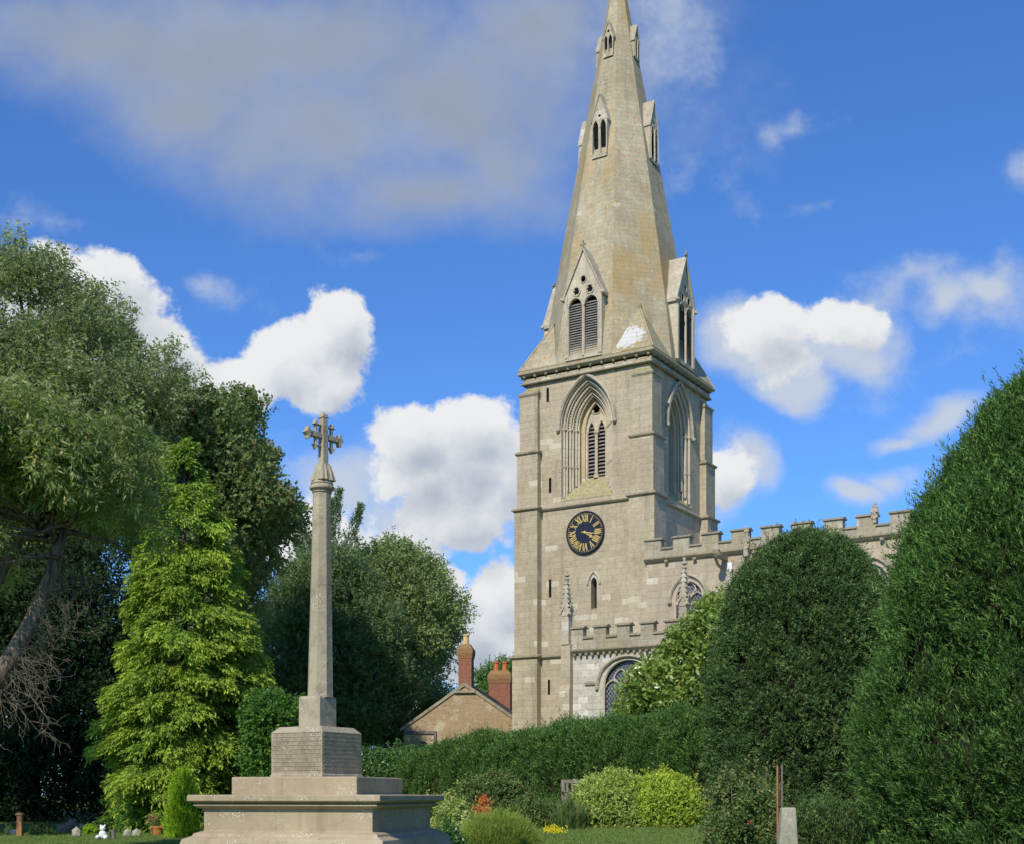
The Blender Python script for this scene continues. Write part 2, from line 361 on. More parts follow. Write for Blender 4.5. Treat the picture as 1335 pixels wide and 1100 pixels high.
def brickmat(name, c1, c2, mortar, bw, bh, pale=None):
    m, q, bs, out = new_mat(name); obj, u, v = wall_uv(q)
    cb = q.n('ShaderNodeCombineXYZ'); q.link(u, cb.inputs[0]); q.link(v, cb.inputs[1])
    b = q.n('ShaderNodeTexBrick'); q.link(q.v('ADD', cb.outputs[0], q.v('SCALE', q.noise(obj, 3, 3, .5, 'Color'), scale=bh * .25)), b.inputs['Vector'])
    b.inputs['Color1'].default_value = c4(c1); b.inputs['Color2'].default_value = c4(c2); b.inputs['Mortar'].default_value = c4(mortar)
    b.inputs['Scale'].default_value = 1; b.inputs['Brick Width'].default_value = bw; b.inputs['Row Height'].default_value = bh
    b.inputs['Mortar Size'].default_value = bh * .09; b.inputs['Bias'].default_value = 0
    n = q.noise(obj, 9, 5, .6); n2 = q.noise(obj, .9, 4, .6)
    col = q.mix(q.ss(n, .4, .75, 0, .5), b.outputs['Color'], c4([x * .5 for x in c1]))
    if pale: col = q.mix(q.ss(n2, .52, .64, 0, .8), col, c4(pale))
    q.link(col, bs.inputs['Base Color']); bs.inputs['Roughness'].default_value = .9; bs.inputs['Specular IOR Level'].default_value = .15
    bp = q.n('ShaderNodeBump'); bp.inputs['Strength'].default_value = .6; bp.inputs['Distance'].default_value = .02
    q.link(q.m('SUBTRACT', n, b.outputs['Fac']), bp.inputs['Height']); q.link(bp.outputs[0], bs.inputs['Normal']); return m
M['brick'] = brickmat('red_brick', (0.34, 0.115, 0.068), (0.24, 0.085, 0.055), (0.32, 0.25, 0.19), .22, .075)
M['capbrick'] = brickmat('lichened_chimney_cap', (0.34, 0.17, 0.07), (0.26, 0.15, 0.07), (0.30, 0.24, 0.14), .22, .075)
M['rubble'] = brickmat('ironstone_rubble', (0.33, 0.23, 0.125), (0.42, 0.30, 0.175), (0.38, 0.31, 0.21), .34, .13, pale=(0.52, 0.43, 0.30))
M['tiles'] = brickmat('roof_tiles', (0.12, 0.085, 0.065), (0.085, 0.065, 0.055), (0.05, 0.04, 0.035), .2, .13)

def glassmat():
    m, q, bs, out = new_mat('leaded_glass'); obj, u, v = wall_uv(q)
    a = q.m('ADD', q.m('MULTIPLY', u, 1.0), q.m('MULTIPLY', v, .75)); b = q.m('SUBTRACT', q.m('MULTIPLY', u, 1.0), q.m('MULTIPLY', v, .75))
    def ln(x): return q.ss(q.m('ABSOLUTE', q.m('SUBTRACT', q.m('FRACT', q.m('DIVIDE', x, .17)), .5)), .36, .44)
    l = q.m('MAXIMUM', ln(a), ln(b))
    q.link(q.mix(l, (0.025, 0.03, 0.04, 1), (0.22, 0.22, 0.22, 1)), bs.inputs['Base Color'])
    q.link(q.m('MULTIPLY_ADD', l, .5, .15), bs.inputs['Roughness']); return m
M['glass'] = glassmat()

def grassmat(name, a, b, c):
    m, q, bs, out = new_mat(name); t = q.n('ShaderNodeTexCoord').outputs['Object']
    n = q.noise(t, .5, 5, .6); n2 = q.noise(t, 9, 4, .7); n3 = q.noise(q.v('MULTIPLY', t, (1, .5, 1)), 60, 2, .6)
    col = q.mix(q.ss(n, .35, .65), c4(a), c4(b)); col = q.mix(q.ss(n2, .4, .7, 0, .6), col, c4(c))
    col = q.mix(q.ss(n3, .4, .7, 0, .5), col, c4([x * .45 for x in a]))
    q.link(col, bs.inputs['Base Color']); bs.inputs['Roughness'].default_value = .95; bs.inputs['Specular IOR Level'].default_value = .05
    bp = q.n('ShaderNodeBump'); bp.inputs['Strength'].default_value = .8; bp.inputs['Distance'].default_value = .04
    q.link(q.m('ADD', n2, n3), bp.inputs['Height']); q.link(bp.outputs[0], bs.inputs['Normal']); return m
M['grass'] = grassmat('lawn', (0.12, 0.19, 0.04), (0.16, 0.235, 0.05), (0.21, 0.23, 0.09))
M['soil'] = plain('bare_soil', (0.11, 0.085, 0.06), .95, .05, scale=6, bump=.5)

L = {}
L['ash'] = leafmat('ash_leaves', (0.17, 0.21, 0.10), (0.32, 0.37, 0.185), (0.46, 0.48, 0.28), trans=.42)
L['cherry'] = leafmat('cherry_leaves', (0.14, 0.19, 0.065), (0.29, 0.36, 0.125), (0.46, 0.42, 0.18), trans=.42)
L['golden'] = leafmat('golden_conifer_leaves', (0.06, 0.15, 0.022), (0.40, 0.52, 0.06), None, trans=.2, patchscale=.45)
L['lime'] = leafmat('lime_conifer_leaves', (0.20, 0.34, 0.015), (0.38, 0.55, 0.03), None, trans=.2, patchscale=2)
L['sycamore'] = leafmat('sycamore_leaves', (0.13, 0.175, 0.07), (0.25, 0.33, 0.125), (0.30, 0.24, 0.11), trans=.42)
L['yew'] = leafmat('yew_needles', (0.040, 0.078, 0.026), (0.105, 0.18, 0.055), (0.18, 0.26, 0.085), trans=.12, rough=.7, spec=.12, patchscale=1.2)
L['yewbright'] = leafmat('bright_yew_needles', (0.036, 0.080, 0.020), (0.10, 0.195, 0.045), (0.17, 0.29, 0.07), trans=.15, rough=.7, spec=.12, patchscale=1.0)
L['darkyew'] = leafmat('dark_yew_needles', (0.09, 0.14, 0.065), (0.20, 0.275, 0.11), None, trans=.35)
L['farash'] = leafmat('far_ash_leaves', (0.16, 0.215, 0.08), (0.32, 0.40, 0.155), None, trans=.35)
L['laurel'] = leafmat('laurel_leaves', (0.035, 0.095, 0.025), (0.10, 0.20, 0.05), None, rough=.35, spec=.45)
L['green'] = leafmat('bright_shrub_leaves', (0.05, 0.13, 0.02), (0.13, 0.26, 0.04), None)
L['dark'] = leafmat('shaded_evergreen_leaves', (0.02, 0.04, 0.018), (0.055, 0.09, 0.035), None, rough=.85, spec=.06)  # darkness under the canopy is put into this leaf colour
L['magnolia'] = leafmat('magnolia_leaves', (0.12, 0.20, 0.035), (0.32, 0.43, 0.09), (0.40, 0.42, 0.14), rough=.3, spec=.5)
L['variegated'] = leafmat('variegated_leaves', (0.20, 0.30, 0.07), (0.45, 0.50, 0.15), (0.62, 0.60, 0.22))
L['privet'] = leafmat('golden_privet_leaves', (0.20, 0.31, 0.035), (0.52, 0.60, 0.08), None)
L['palepriv'] = leafmat('pale_shrub_leaves', (0.20, 0.30, 0.05), (0.44, 0.52, 0.12), (0.60, 0.62, 0.20))
L['orange'] = leafmat('orange_leaves', (0.42, 0.14, 0.04), (0.75, 0.30, 0.09), None)
L['yellow'] = leafmat('yellow_flowers', (0.65, 0.55, 0.02), (0.85, 0.75, 0.05), None)
L['rose'] = leafmat('rose_leaves', (0.055, 0.11, 0.028), (0.16, 0.24, 0.065), (0.27, 0.26, 0.09))
L['grass'] = leafmat('grass_blades', (0.11, 0.18, 0.032), (0.21, 0.30, 0.065), (0.32, 0.32, 0.13))
L['moundgrass'] = leafmat('mound_grass', (0.16, 0.24, 0.035), (0.30, 0.38, 0.07), None)
L['pink'] = leafmat('pink_flowers', (0.60, 0.12, 0.22), (0.75, 0.25, 0.35), None)
L['white'] = leafmat('white_flowers', (0.65, 0.63, 0.60), (0.8, 0.8, 0.75), None)
L['grave'] = leafmat('grave_flowers', (0.35, 0.20, 0.10), (0.55, 0.45, 0.40), (0.5, 0.45, 0.6))
L['redrose'] = leafmat('red_flowers', (0.55, 0.03, 0.08), (0.7, 0.06, 0.10), None)
L['hip'] = leafmat('orange_flower', (0.7, 0.20, 0.03), (0.8, 0.3, 0.04), None)

# ------------------------------------------------------------------ foliage
def nrm(a): return a / np.maximum(np.linalg.norm(a, axis=-1, keepdims=True), 1e-9)
def rvec(n): return nrm(rng.normal(size=(n, 3)))
def leaf_mesh(name, P, D, N, Ln, Wd, mat, parent, tone, core=None):
    n = len(P); D = nrm(D); S = nrm(np.cross(D, N))
    Ln = np.broadcast_to(np.asarray(Ln, float), (n,))[:, None]; Wd = np.broadcast_to(np.asarray(Wd, float), (n,))[:, None]
    V = np.empty((n, 4, 3)); V[:, 0] = P; V[:, 1] = P + D * Ln * .45 + S * Wd * .5; V[:, 2] = P + D * Ln; V[:, 3] = P + D * Ln * .45 - S * Wd * .5
    V = V.reshape(-1, 3); F_ = np.arange(4 * n, dtype=np.int32); nf = n; T = np.repeat(tone, 4)
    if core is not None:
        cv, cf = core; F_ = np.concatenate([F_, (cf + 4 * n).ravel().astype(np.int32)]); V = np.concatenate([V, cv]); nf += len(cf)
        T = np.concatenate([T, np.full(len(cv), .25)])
    me = bpy.data.meshes.new(name)
    me.vertices.add(len(V)); me.vertices.foreach_set('co', V.ravel().astype(np.float32))
    me.loops.add(4 * nf); me.loops.foreach_set('vertex_index', F_)
    me.polygons.add(nf); me.polygons.foreach_set('loop_start', np.arange(0, 4 * nf, 4, dtype=np.int32))
    me.attributes.new('tone', 'FLOAT', 'POINT').data.foreach_set('value', T.astype(np.float32))
    me.materials.append(mat)
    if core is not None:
        me.materials.append(M['shaded_core']); me.polygons.foreach_set('material_index', np.concatenate([np.zeros(n, np.int32), np.ones(nf - n, np.int32)]))
    me.update(calc_edges=True)
    return link_mesh(name, me, parent)

def sprigs(P, D, k, S, Ln, Wd, spread=.8, droop=0., upn=.6, tvar=.35, tbase=.5, flat=0.):
    """n sprigs at P heading D -> n*k leaves"""
    n = len(P); D = nrm(D)
    j = np.tile((np.arange(k) + .5) / k, n)[:, None]
    Pr = np.repeat(P, k, 0); Dr = np.repeat(D, k, 0)
    rv = rvec(n * k); rv -= Dr * (rv * Dr).sum(1, keepdims=True); rv[:, 2] *= (1 - flat)
    LD = nrm(Dr * (1 - spread * .6) + nrm(rv) * spread + np.array([0, 0, -droop]))
    LP = Pr + Dr * S * j
    LP[:, 2] -= droop * S * (j[:, 0] ** 2) * .5
    N = nrm(rvec(n * k) + np.array([0, 0, upn]))
    t = np.clip(np.repeat(rng.normal(tbase, tvar * .7, n), k) + rng.normal(0, tvar * .5, n * k), 0, 1)
    l = Ln * rng.uniform(.65, 1.25, n * k)
    return LP, LD, N, l, l * (Wd / Ln), t

def in_poly(px, py, poly):
    inside = np.zeros(len(px), bool); n = len(poly)
    for i in range(n):
        x0, y0 = poly[i]; x1, y1 = poly[(i + 1) % n]
        c = ((y0 > py) != (y1 > py)) & (px < (x1 - x0) * (py - y0) / ((y1 - y0) or 1e-9) + x0)
        inside ^= c
    return inside
def edge_dist(px, py, poly):
    d = np.full(len(px), 1e9); n = len(poly)
    for i in range(n):
        a = np.array(poly[i], float); b = np.array(poly[(i + 1) % n], float); ab = b - a
        t = np.clip(((px - a[0]) * ab[0] + (py - a[1]) * ab[1]) / (ab @ ab), 0, 1)
        d = np.minimum(d, np.hypot(px - a[0] - t * ab[0], py - a[1] - t * ab[1]))
    return d

def clumps_in(poly, Y, depth, n, r, inset=.95, front=.65, seed=0, fringe=False):
    """clump centres filling a rounded volume whose silhouette is poly (photo pixels at distance Y)"""
    g = np.random.default_rng(seed)
    xs = [p[0] for p in poly]; ys = [p[1] for p in poly]
    rp = r * F / Y
    px = g.uniform(min(xs), max(xs), n * 30); py = g.uniform(min(ys), max(ys), n * 30)
    ok = in_poly(px, py, poly); px, py = px[ok], py[ok]
    d = edge_dist(px, py, poly); ok = (d > rp * .22) & (d < rp * 1.0) if fringe else d > rp * inset; px, py, d = px[ok][:n], py[ok][:n], d[ok][:n]
    dm = max(d.max(), 1)
    e = np.sqrt(np.clip(1 - (1 - np.minimum(d / dm * 1.3, 1)) ** 2, 0.02, 1)) if not fringe else g.uniform(.2, .7, len(px))
    s = np.where(g.random(len(px)) < front, -1, 1) * np.sqrt(g.random(len(px)))
    yo = s * depth * e
    C = np.stack([(px - CX) / F * Y, Y + yo, EYE + (HZ - py) / F * Y], 1)
    return C

def crown(name, C, r, mat, parent, nsp, k, S, Ln, Wd, spread=.8, droop=.1, up=.2, flatz=.8, shell=.5, upn=.6, tvar=.35, center=None, outw=.4, flat=0., nfr=0):
    nc = len(C); rr = r * rng.uniform(.6, 1.25, nc); ns_ = np.full(nc, nsp)
    if nfr: rr[-nfr:] = r * rng.uniform(.28, .55, nfr); ns_[-nfr:] = max(5, int(nsp * .28))
    nsp = ns_; tot = int(ns_.sum())
    U = rvec(tot); rad = rng.uniform(shell, 1, tot)[:, None] * np.repeat(rr, nsp)[:, None]
    P = np.repeat(C, nsp, 0) + U * rad * np.array([1, 1, flatz])
    if center is None: center = C.mean(0)
    O = nrm(np.repeat(C, nsp, 0) - center)
    Dd = nrm(U * .8 + O * outw + np.array([0, 0, up]) + rvec(len(P)) * .35)
    ct = np.repeat(rng.uniform(.12, .88, nc), nsp)
    a = sprigs(P, Dd, k, S, Ln, Wd, spread, droop, upn, tvar, flat=flat)
    t = np.clip(a[5] + np.repeat(ct, k) - .5, 0, 1)
    return leaf_mesh(name, a[0], a[1], a[2], a[3], a[4], mat, parent, t)

def wob_path(a, b, n, amp, g):
    a = np.array(a, float); b = np.array(b, float); t = np.linspace(0, 1, n)[:, None]
    p = a * (1 - t) + b * t
    o = np.cumsum(g.normal(0, amp, (n, 3)), 0); o -= o[0] + (o[-1] - o[0]) * t
    return p + o
def branches(mb, base, C, g, r0, nb, zfrac=.5, amp=.12):
    idx = g.choice(len(C), min(nb, len(C)), replace=False)
    for i in idx:
        c = C[i]; st = np.array(base, float) + np.array([0, 0, 0.0]); 
        h = (c[2] - st[2]) * g.uniform(.25, .7); p0 = np.array([st[0] + g.normal(0, .2), st[1] + g.normal(0, .2), st[2] + h])
        pts = wob_path(p0, c, 6, amp, g); mb.tube(pts, list(np.linspace(r0 * .35, r0 * .06, 6)), 5)

def tree(name, label, poly, Y, depth, n, r, mat, nsp, k, S, Ln, Wd, trunk_px=None, tr=.35, nb=30, barkm='darkbark', seed=1, cat='tree', group=None, extra=None, tag_kw=None, **kw):
    C = clumps_in(poly, Y, depth, n, r, seed=seed); FR = clumps_in(poly, Y, depth, int(n * .75), r, seed=seed + 70, fringe=True); kw['nfr'] = len(FR)
    C = np.concatenate([C, FR])
    if extra is not None: C = np.concatenate([C, extra])
    cx = C[:, 0].mean() if trunk_px is None else (trunk_px - CX) / F * Y
    gzv = float(gz(cx, Y)); root = empty(name, (cx, Y, gzv), label=label, cat=cat, group=group)
    off = np.array([cx, Y, gzv])
    g = np.random.default_rng(seed + 5)
    mb = MB(); top = np.array([C[:, 0].mean() - cx, 0, np.percentile(C[:, 2], 85) - gzv])
    pts = wob_path((0, 0, -.2), top, 8, tr * .3, g); mb.tube(pts, list(np.linspace(tr, tr * .15, 8)), 9)
    if nb: branches(mb, (0, 0, 0), C - off, g, tr, nb)
    mb.build('trunk', M[barkm], root, smooth=True)
    crown('crown', C - off, r, L[mat], root, nsp, k, S, Ln, Wd, **kw)
    return root

def lumpy(name, label, cat, base, rx, ry, h, mat, n, k, S, Ln, Wd, shape='dome', bex=(3.5, .44), group=None, up=.5, rzs=0, lump=.09, spread=.6, droop=0., power=2.4, flower=None, taper=None, lumpf=(2.3, 3.1), skirt=0.0, tvar=.35, twigs=0, hemi=True, flat=0):
    """clipped or bushy shrub: leaf sprigs growing out of an uneven closed core coloured dark as inner shade"""
    root = empty(name, base, rzs, label=label, cat=cat, group=group)
    g = rng
    ph = g.uniform(0, 6.28, 8)
    def rad(th, z):   # relative radius at height fraction z
        if taper == 'cone': b = np.clip(1 - z, 0, 1) ** .72 * (1 - .25 * np.clip((.12 - z) / .12, 0, 1))
        elif taper == 'bullet': b = np.clip(1 - z ** bex[0], 0, 1) ** bex[1] * (.94 + .06 * np.sin(z * 3))
        elif taper == 'egg': b = np.sqrt(np.clip(1 - (2 * z - .95) ** 2 / 1.1, 0, 1))
        else: b = np.clip(1 - z ** power, 0, 1) ** (1 / power) * (1 - skirt * np.clip(1 - z * 4, 0, 1))
        f = 1 + lump * (np.sin(lumpf[0] * th + ph[0] + 3 * z) + .8 * np.sin(lumpf[1] * 2 * z * 3.1 + ph[1] + th) + .6 * np.sin(5 * th + ph[2] - 7 * z) + .5 * np.sin(11 * th + ph[3] + 13 * z) + .4 * np.sin(17 * z + ph[4] - 7 * th) + .45 * np.sin(23 * th + 9 * np.sin(8 * z + ph[5]) + 31 * z) * np.cos(29 * z + 5 * th))
        return b * f
    nt = max(8, n // 16); ti_ = g.integers(0, nt, n); z = g.random(nt) ** .9; th = g.uniform(0, 2 * math.pi, nt)
    if taper is None: z[:nt // 4] = 1 - (1 - z[:nt // 4]) ** 2 * .25
    tw = .62 * S; z = np.clip(z[ti_] + g.normal(0, tw / h, n), 0.001, .9985); th = th[ti_] + g.normal(0, tw / rx, n); toff = (g.random(nt) ** 2)[ti_] + (g.random(n) < .03) * g.uniform(.4, 1.5, n); ttone = g.normal(0, .16, nt)[ti_]
    e = 1e-2; r0 = rad(th, z)
    def pt(th, z, s=1.0): r_ = rad(th, z) * s; return np.stack([r_ * np.cos(th) * rx, r_ * np.sin(th) * ry, z * h], 1)
    P = pt(th, z); A = pt(th + e, z) - P; B = pt(th, np.minimum(z + e, .9999)) - P
    N = nrm(np.cross(A, B)); N = np.where((N * P).sum(1, keepdims=True) < 0, -N, N)
    Dd = nrm(N * .75 + np.array([0, 0, up]) + rvec(n) * .4)
    P = P + N * (S * (toff * 1.5 - g.uniform(.1, 1.3, n)))[:, None]
    a = sprigs(P, Dd, k, S, Ln, Wd, spread, droop, .5, tvar, flat=flat)
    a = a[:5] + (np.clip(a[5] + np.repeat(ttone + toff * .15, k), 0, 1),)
    nu, nv = 36, 22
    tt, zz = np.meshgrid(np.linspace(0, 2 * math.pi, nu, endpoint=False), np.linspace(0, .995, nv)); cv = pt(tt.ravel(), zz.ravel(), 1.0)
    shrink = np.array([max(0.3, 1 - S * 1.7 / rx), max(0.3, 1 - S * 1.7 / ry), max(0.3, 1 - S * 1.8 / h)]); cv = cv * shrink
    cf = np.array([[i * nu + j, i * nu + (j + 1) % nu, (i + 1) * nu + (j + 1) % nu, (i + 1) * nu + j] for i in range(nv - 1) for j in range(nu)])
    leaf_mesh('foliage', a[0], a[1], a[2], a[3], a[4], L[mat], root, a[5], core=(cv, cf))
    if flower:
        fm, fn, fs = flower; zi = g.uniform(.3, .98, fn); ti = g.uniform(0, 6.28, fn); Pf = pt(ti, zi, 1.04)
        b = sprigs(Pf, rvec(fn), 7, fs * .3, fs, fs * .7, 1.2, 0, .2, .4)
        leaf_mesh('flower', b[0], b[1], b[2], b[3], b[4], L[fm], root, b[5])
    if twigs:
        mb = MB()
        for i in range(twigs):
            a0 = g.uniform(0, 6.28); r_ = g.uniform(.2, .9)
            p1 = (math.cos(a0) * rx * r_, math.sin(a0) * ry * r_, h * g.uniform(.6, 1.12)); p0 = (p1[0] * .3, p1[1] * .3, 0)
            pts = wob_path(p0, p1, 6, .03, g); mb.tube(pts, list(np.linspace(.014, .004, 6)), 4)
        mb.build('stem', M['twig'], root)
    return root
# ------------------------------------------------------------------ ground
def build_ground():
    xs = np.concatenate([[-4000, -1500, -600, -250, -120], np.arange(-70, 70.1, 1.4), [120, 250, 600, 1500, 4000]])
    ys = np.concatenate([[-300, -60, -10], np.arange(0, 60, .7), np.arange(60, 110, 4), [140, 220, 400, 900, 2000, 6000]])
    X, Y = np.meshgrid(xs, ys); Z = gz(X, Y) + .02 * np.sin(X * 1.3) * np.sin(Y * .9 + X * .4)
    V = np.stack([X.ravel(), Y.ravel(), Z.ravel()], 1); nx = len(xs)
    Fc = [(j * nx + i, j * nx + i + 1, (j + 1) * nx + i + 1, (j + 1) * nx + i) for j in range(len(ys) - 1) for i in range(nx - 1)]
    me = bpy.data.meshes.new('ground'); me.from_pydata(V.tolist(), [], Fc); me.materials.append(M['grass'])
    me.polygons.foreach_set('use_smooth', [True] * len(me.polygons)); o = link_mesh('ground', me); o['kind'] = 'structure'
build_ground()

# ------------------------------------------------------------------ church
TH = -math.atan2(1680, 2741)
church = empty('church', (5.48, 66.66, 0), TH, label='stone parish church with a tall broach spire, clock tower and battlemented nave', cat='church')
B = 3.45                      # half width of the tower body
ZC = 23.0                     # top of the tower cornice

def arch_pts(w_, zs, h, n=14):
    """pointed arch outline left spring -> apex -> right spring"""
    Rr = (w_ * w_ + h * h) / (2 * w_); a1 = math.acos(max(-1, min(1, (Rr - w_) / Rr)))
    L_ = [(-(Rr * math.cos(a1 * i / n) - (Rr - w_)), zs + Rr * math.sin(a1 * i / n)) for i in range(n + 1)]
    return L_ + [(-x, z) for x, z in L_[-2::-1]]
def round_pts(w_, zs, h, n=24):
    return [(-w_ * math.cos(math.pi * i / n), zs + h * math.sin(math.pi * i / n) ** .9) for i in range(n + 1)]
def panel_hole(mb, x0, x1, z0, z1, y, arch, zb, xc=0):
    """vertical wall sheet at y with an arched opening"""
    A = [(xc + p[0], p[1]) for p in arch]; wl, wr = A[0][0], A[-1][0]; zs = A[0][1]
    def q(a, b, c, d): mb.add([(a[0], y, a[1]), (b[0], y, b[1]), (c[0], y, c[1]), (d[0], y, d[1])], [(0, 1, 2, 3)])
    q((x0, z0), (wl, z0), (wl, z1), (x0, z1)); q((wr, z0), (x1, z0), (x1, z1), (wr, z1))
    if zb > z0: q((wl, z0), (wr, z0), (wr, zb), (wl, zb))
    for i in range(len(A) - 1): q(A[i], A[i + 1], (A[i + 1][0], z1), (A[i][0], z1))
def sheet(mb, A, y0, y1, zb, xc=0):
    """reveal surface following the arch and its jambs from depth y0 to y1"""
    P = [(A[0][0], zb)] + list(A) + [(A[-1][0], zb)]
    vs = [(xc + p[0], y0, p[1]) for p in P] + [(xc + p[0], y1, p[1]) for p in P]; n = len(P)
    mb.add(vs, [(i, i + 1, n + i + 1, n + i) for i in range(n - 1)])
def annulus(mb, A, Bq, y, zb, xc=0):
    P = [(A[0][0], zb)] + list(A) + [(A[-1][0], zb)]; Q = [(Bq[0][0], zb)] + list(Bq) + [(Bq[-1][0], zb)]; n = len(P)
    mb.add([(xc + p[0], y, p[1]) for p in P] + [(xc + p[0], y, p[1]) for p in Q], [(i, i + 1, n + i + 1, n + i) for i in range(n - 1)])
def arch_tube(mb, A, y, r, xc=0, n=6, down=None):
    P = [(xc + p[0], y, p[1]) for p in A]
    if down is not None: P = [(P[0][0], y, down)] + P + [(P[-1][0], y, down)]
    mb.tube(P, r, n)

# belfry window geometry
WZB, WZS = 16.3, 19.85
W0, H0 = 1.42, 2.3
R0 = (W0 ** 2 + H0 ** 2) / (2 * W0)
def order(k, s=.21):
    w_ = W0 - s * k; Rr = R0 - s * k; return arch_pts(w_, WZS, math.sqrt(max(Rr ** 2 - (R0 - W0) ** 2, .01)))
# tower walls: four faces, each with its belfry opening; lancet opening on the south
mb = MB()
for kf in range(4):
    mb.T = rotm(kf)
    panel_hole(mb, -B, B, 15.9, ZC - .4, -B, order(0), WZB)
    if kf == 0:
        la = arch_pts(.16, 12.0, .3, 6)
        panel_hole(mb, -B, B, 8.5, 15.9, -B, la, 10.7, xc=.42)
        sheet(mb, la, -B, -B + .5, 10.7, xc=.42); mb.add([(.2, -B, 10.7), (.64, -B, 10.7), (.64, -B + .5, 10.85), (.2, -B + .5, 10.85)], [(0, 1, 2, 3)])
    else: mb.add([(-B, -B, 8.5), (B, -B, 8.5), (B, -B, 15.9), (-B, -B, 15.9)], [(0, 1, 2, 3)])
    mb.add([(-B - .12, -B - .12, -.5), (B + .12, -B - .12, -.5), (B + .12, -B - .12, 8.5), (-B - .12, -B - .12, 8.5)], [(0, 1, 2, 3)])
mb.T = Matrix.Identity(4)
# plain band below the cornice, standing proud of the walls
mb.build('tower_wall', M['tower'], church)
mb = MB(); mb.box(-B - .14, B + .14, -B - .14, B + .14, 22.36, ZC - .42)
mb.box(-B - .14, B + .14, -B - .14, B + .14, ZC - .12, ZC - .02)
mb.build('upper_band', M['tower'], church)
# slit windows and lancet back: black slabs stand in for the shade inside
for (x0, x1, y0, z0, z1) in ((-2.13, -1.99, -B - .012, 16.75, 17.5), (-2.27, -2.13, -B - .012, 21.3, 22.0), (-2.13, -1.99, -B - .012, 11.5, 12.4),
                         (-2.12, -2.0, -B - .135, 6.6, 7.35), (-1.35, -1.05, -B - .135, 5.55, 5.72), (.27, .57, -B + .44, 10.7, 12.3)):
    mb = MB(); mb.box(x0, x1, y0, y0 + .05, z0, z1); mb.build('slit_window', M['dark'], church)
# lancet hood
mb = MB(); A = arch_pts(.34, 11.95, .62, 8); arch_tube(mb, A, -B - .03, .06, .42, 6)
A = arch_pts(.24, 11.95, .45, 8); annulus(mb, A, arch_pts(.165, 12.0, .3, 8), -B - .006, 10.7, .42)
mb.build('lancet_hood', M['trim'], church, smooth=False)
# cornice with corbels
def ring(mb, h0, z0, h1, z1, inner):
    """square moulded ring: outer half size h0 at z0 to h1 at z1"""
    for kf in range(4):
        mb.T = mb0 @ rotm(kf)
        mb.add([(-h0, -h0, z0), (h0, -h0, z0), (h1, -h1, z1), (-h1, -h1, z1), (-inner, -inner, z0), (inner, -inner, z0), (inner, -inner, z1), (-inner, -inner, z1)],
               [(0, 1, 2, 3), (4, 5, 1, 0), (3, 2, 6, 7)])
    mb.T = mb0
mb0 = Matrix.Identity(4)
mb = MB(); ring(mb, 3.66, 22.70, 3.80, 22.79, 3.4); ring(mb, 3.80, 22.79, 3.80, 22.87, 3.4); ring(mb, 3.80, 22.87, 3.70, ZC, 3.4)
mb.build('cornice', M['parapet'], church)
for kf in range(4):
    for i in range(12):
        if kf == 0 and i == 0: mb = MB(); mb.blob((0, 0, 0), (.09, .10, .10), 1); cb0 = mb.build('corbel', M['string'], church); o = cb0
        else: o = cb0.copy(); COL.objects.link(o); o.parent = church
        o.location = rotm(kf) @ Vector((-3.45 + i * .63, -3.66, 22.68)); o.rotation_euler = (i * .7, 0, kf * math.pi / 2)
# string courses
def string_course(h, z, t=.13, d=.14, name='string_course', parts=(0, 1, 2, 3), x0=None, x1=None):
    mb = MB()
    for kf in parts:
        mb.T = rotm(kf); a = -h if x0 is None else x0; b = h if x1 is None else x1
        mb.prism([(-h, z - t), (-h - d * .55, z - t * .7), (-h - d, z - .02), (-h - d, z), (-h, z + t * .9)], 'x', a - d * (x0 is None), b + d * (x1 is None))
    return mb.build(name, M['string'], church)
string_course(B, 15.95); string_course(B + .14, 22.34, .07, .07); string_course(B + .12, 8.5)
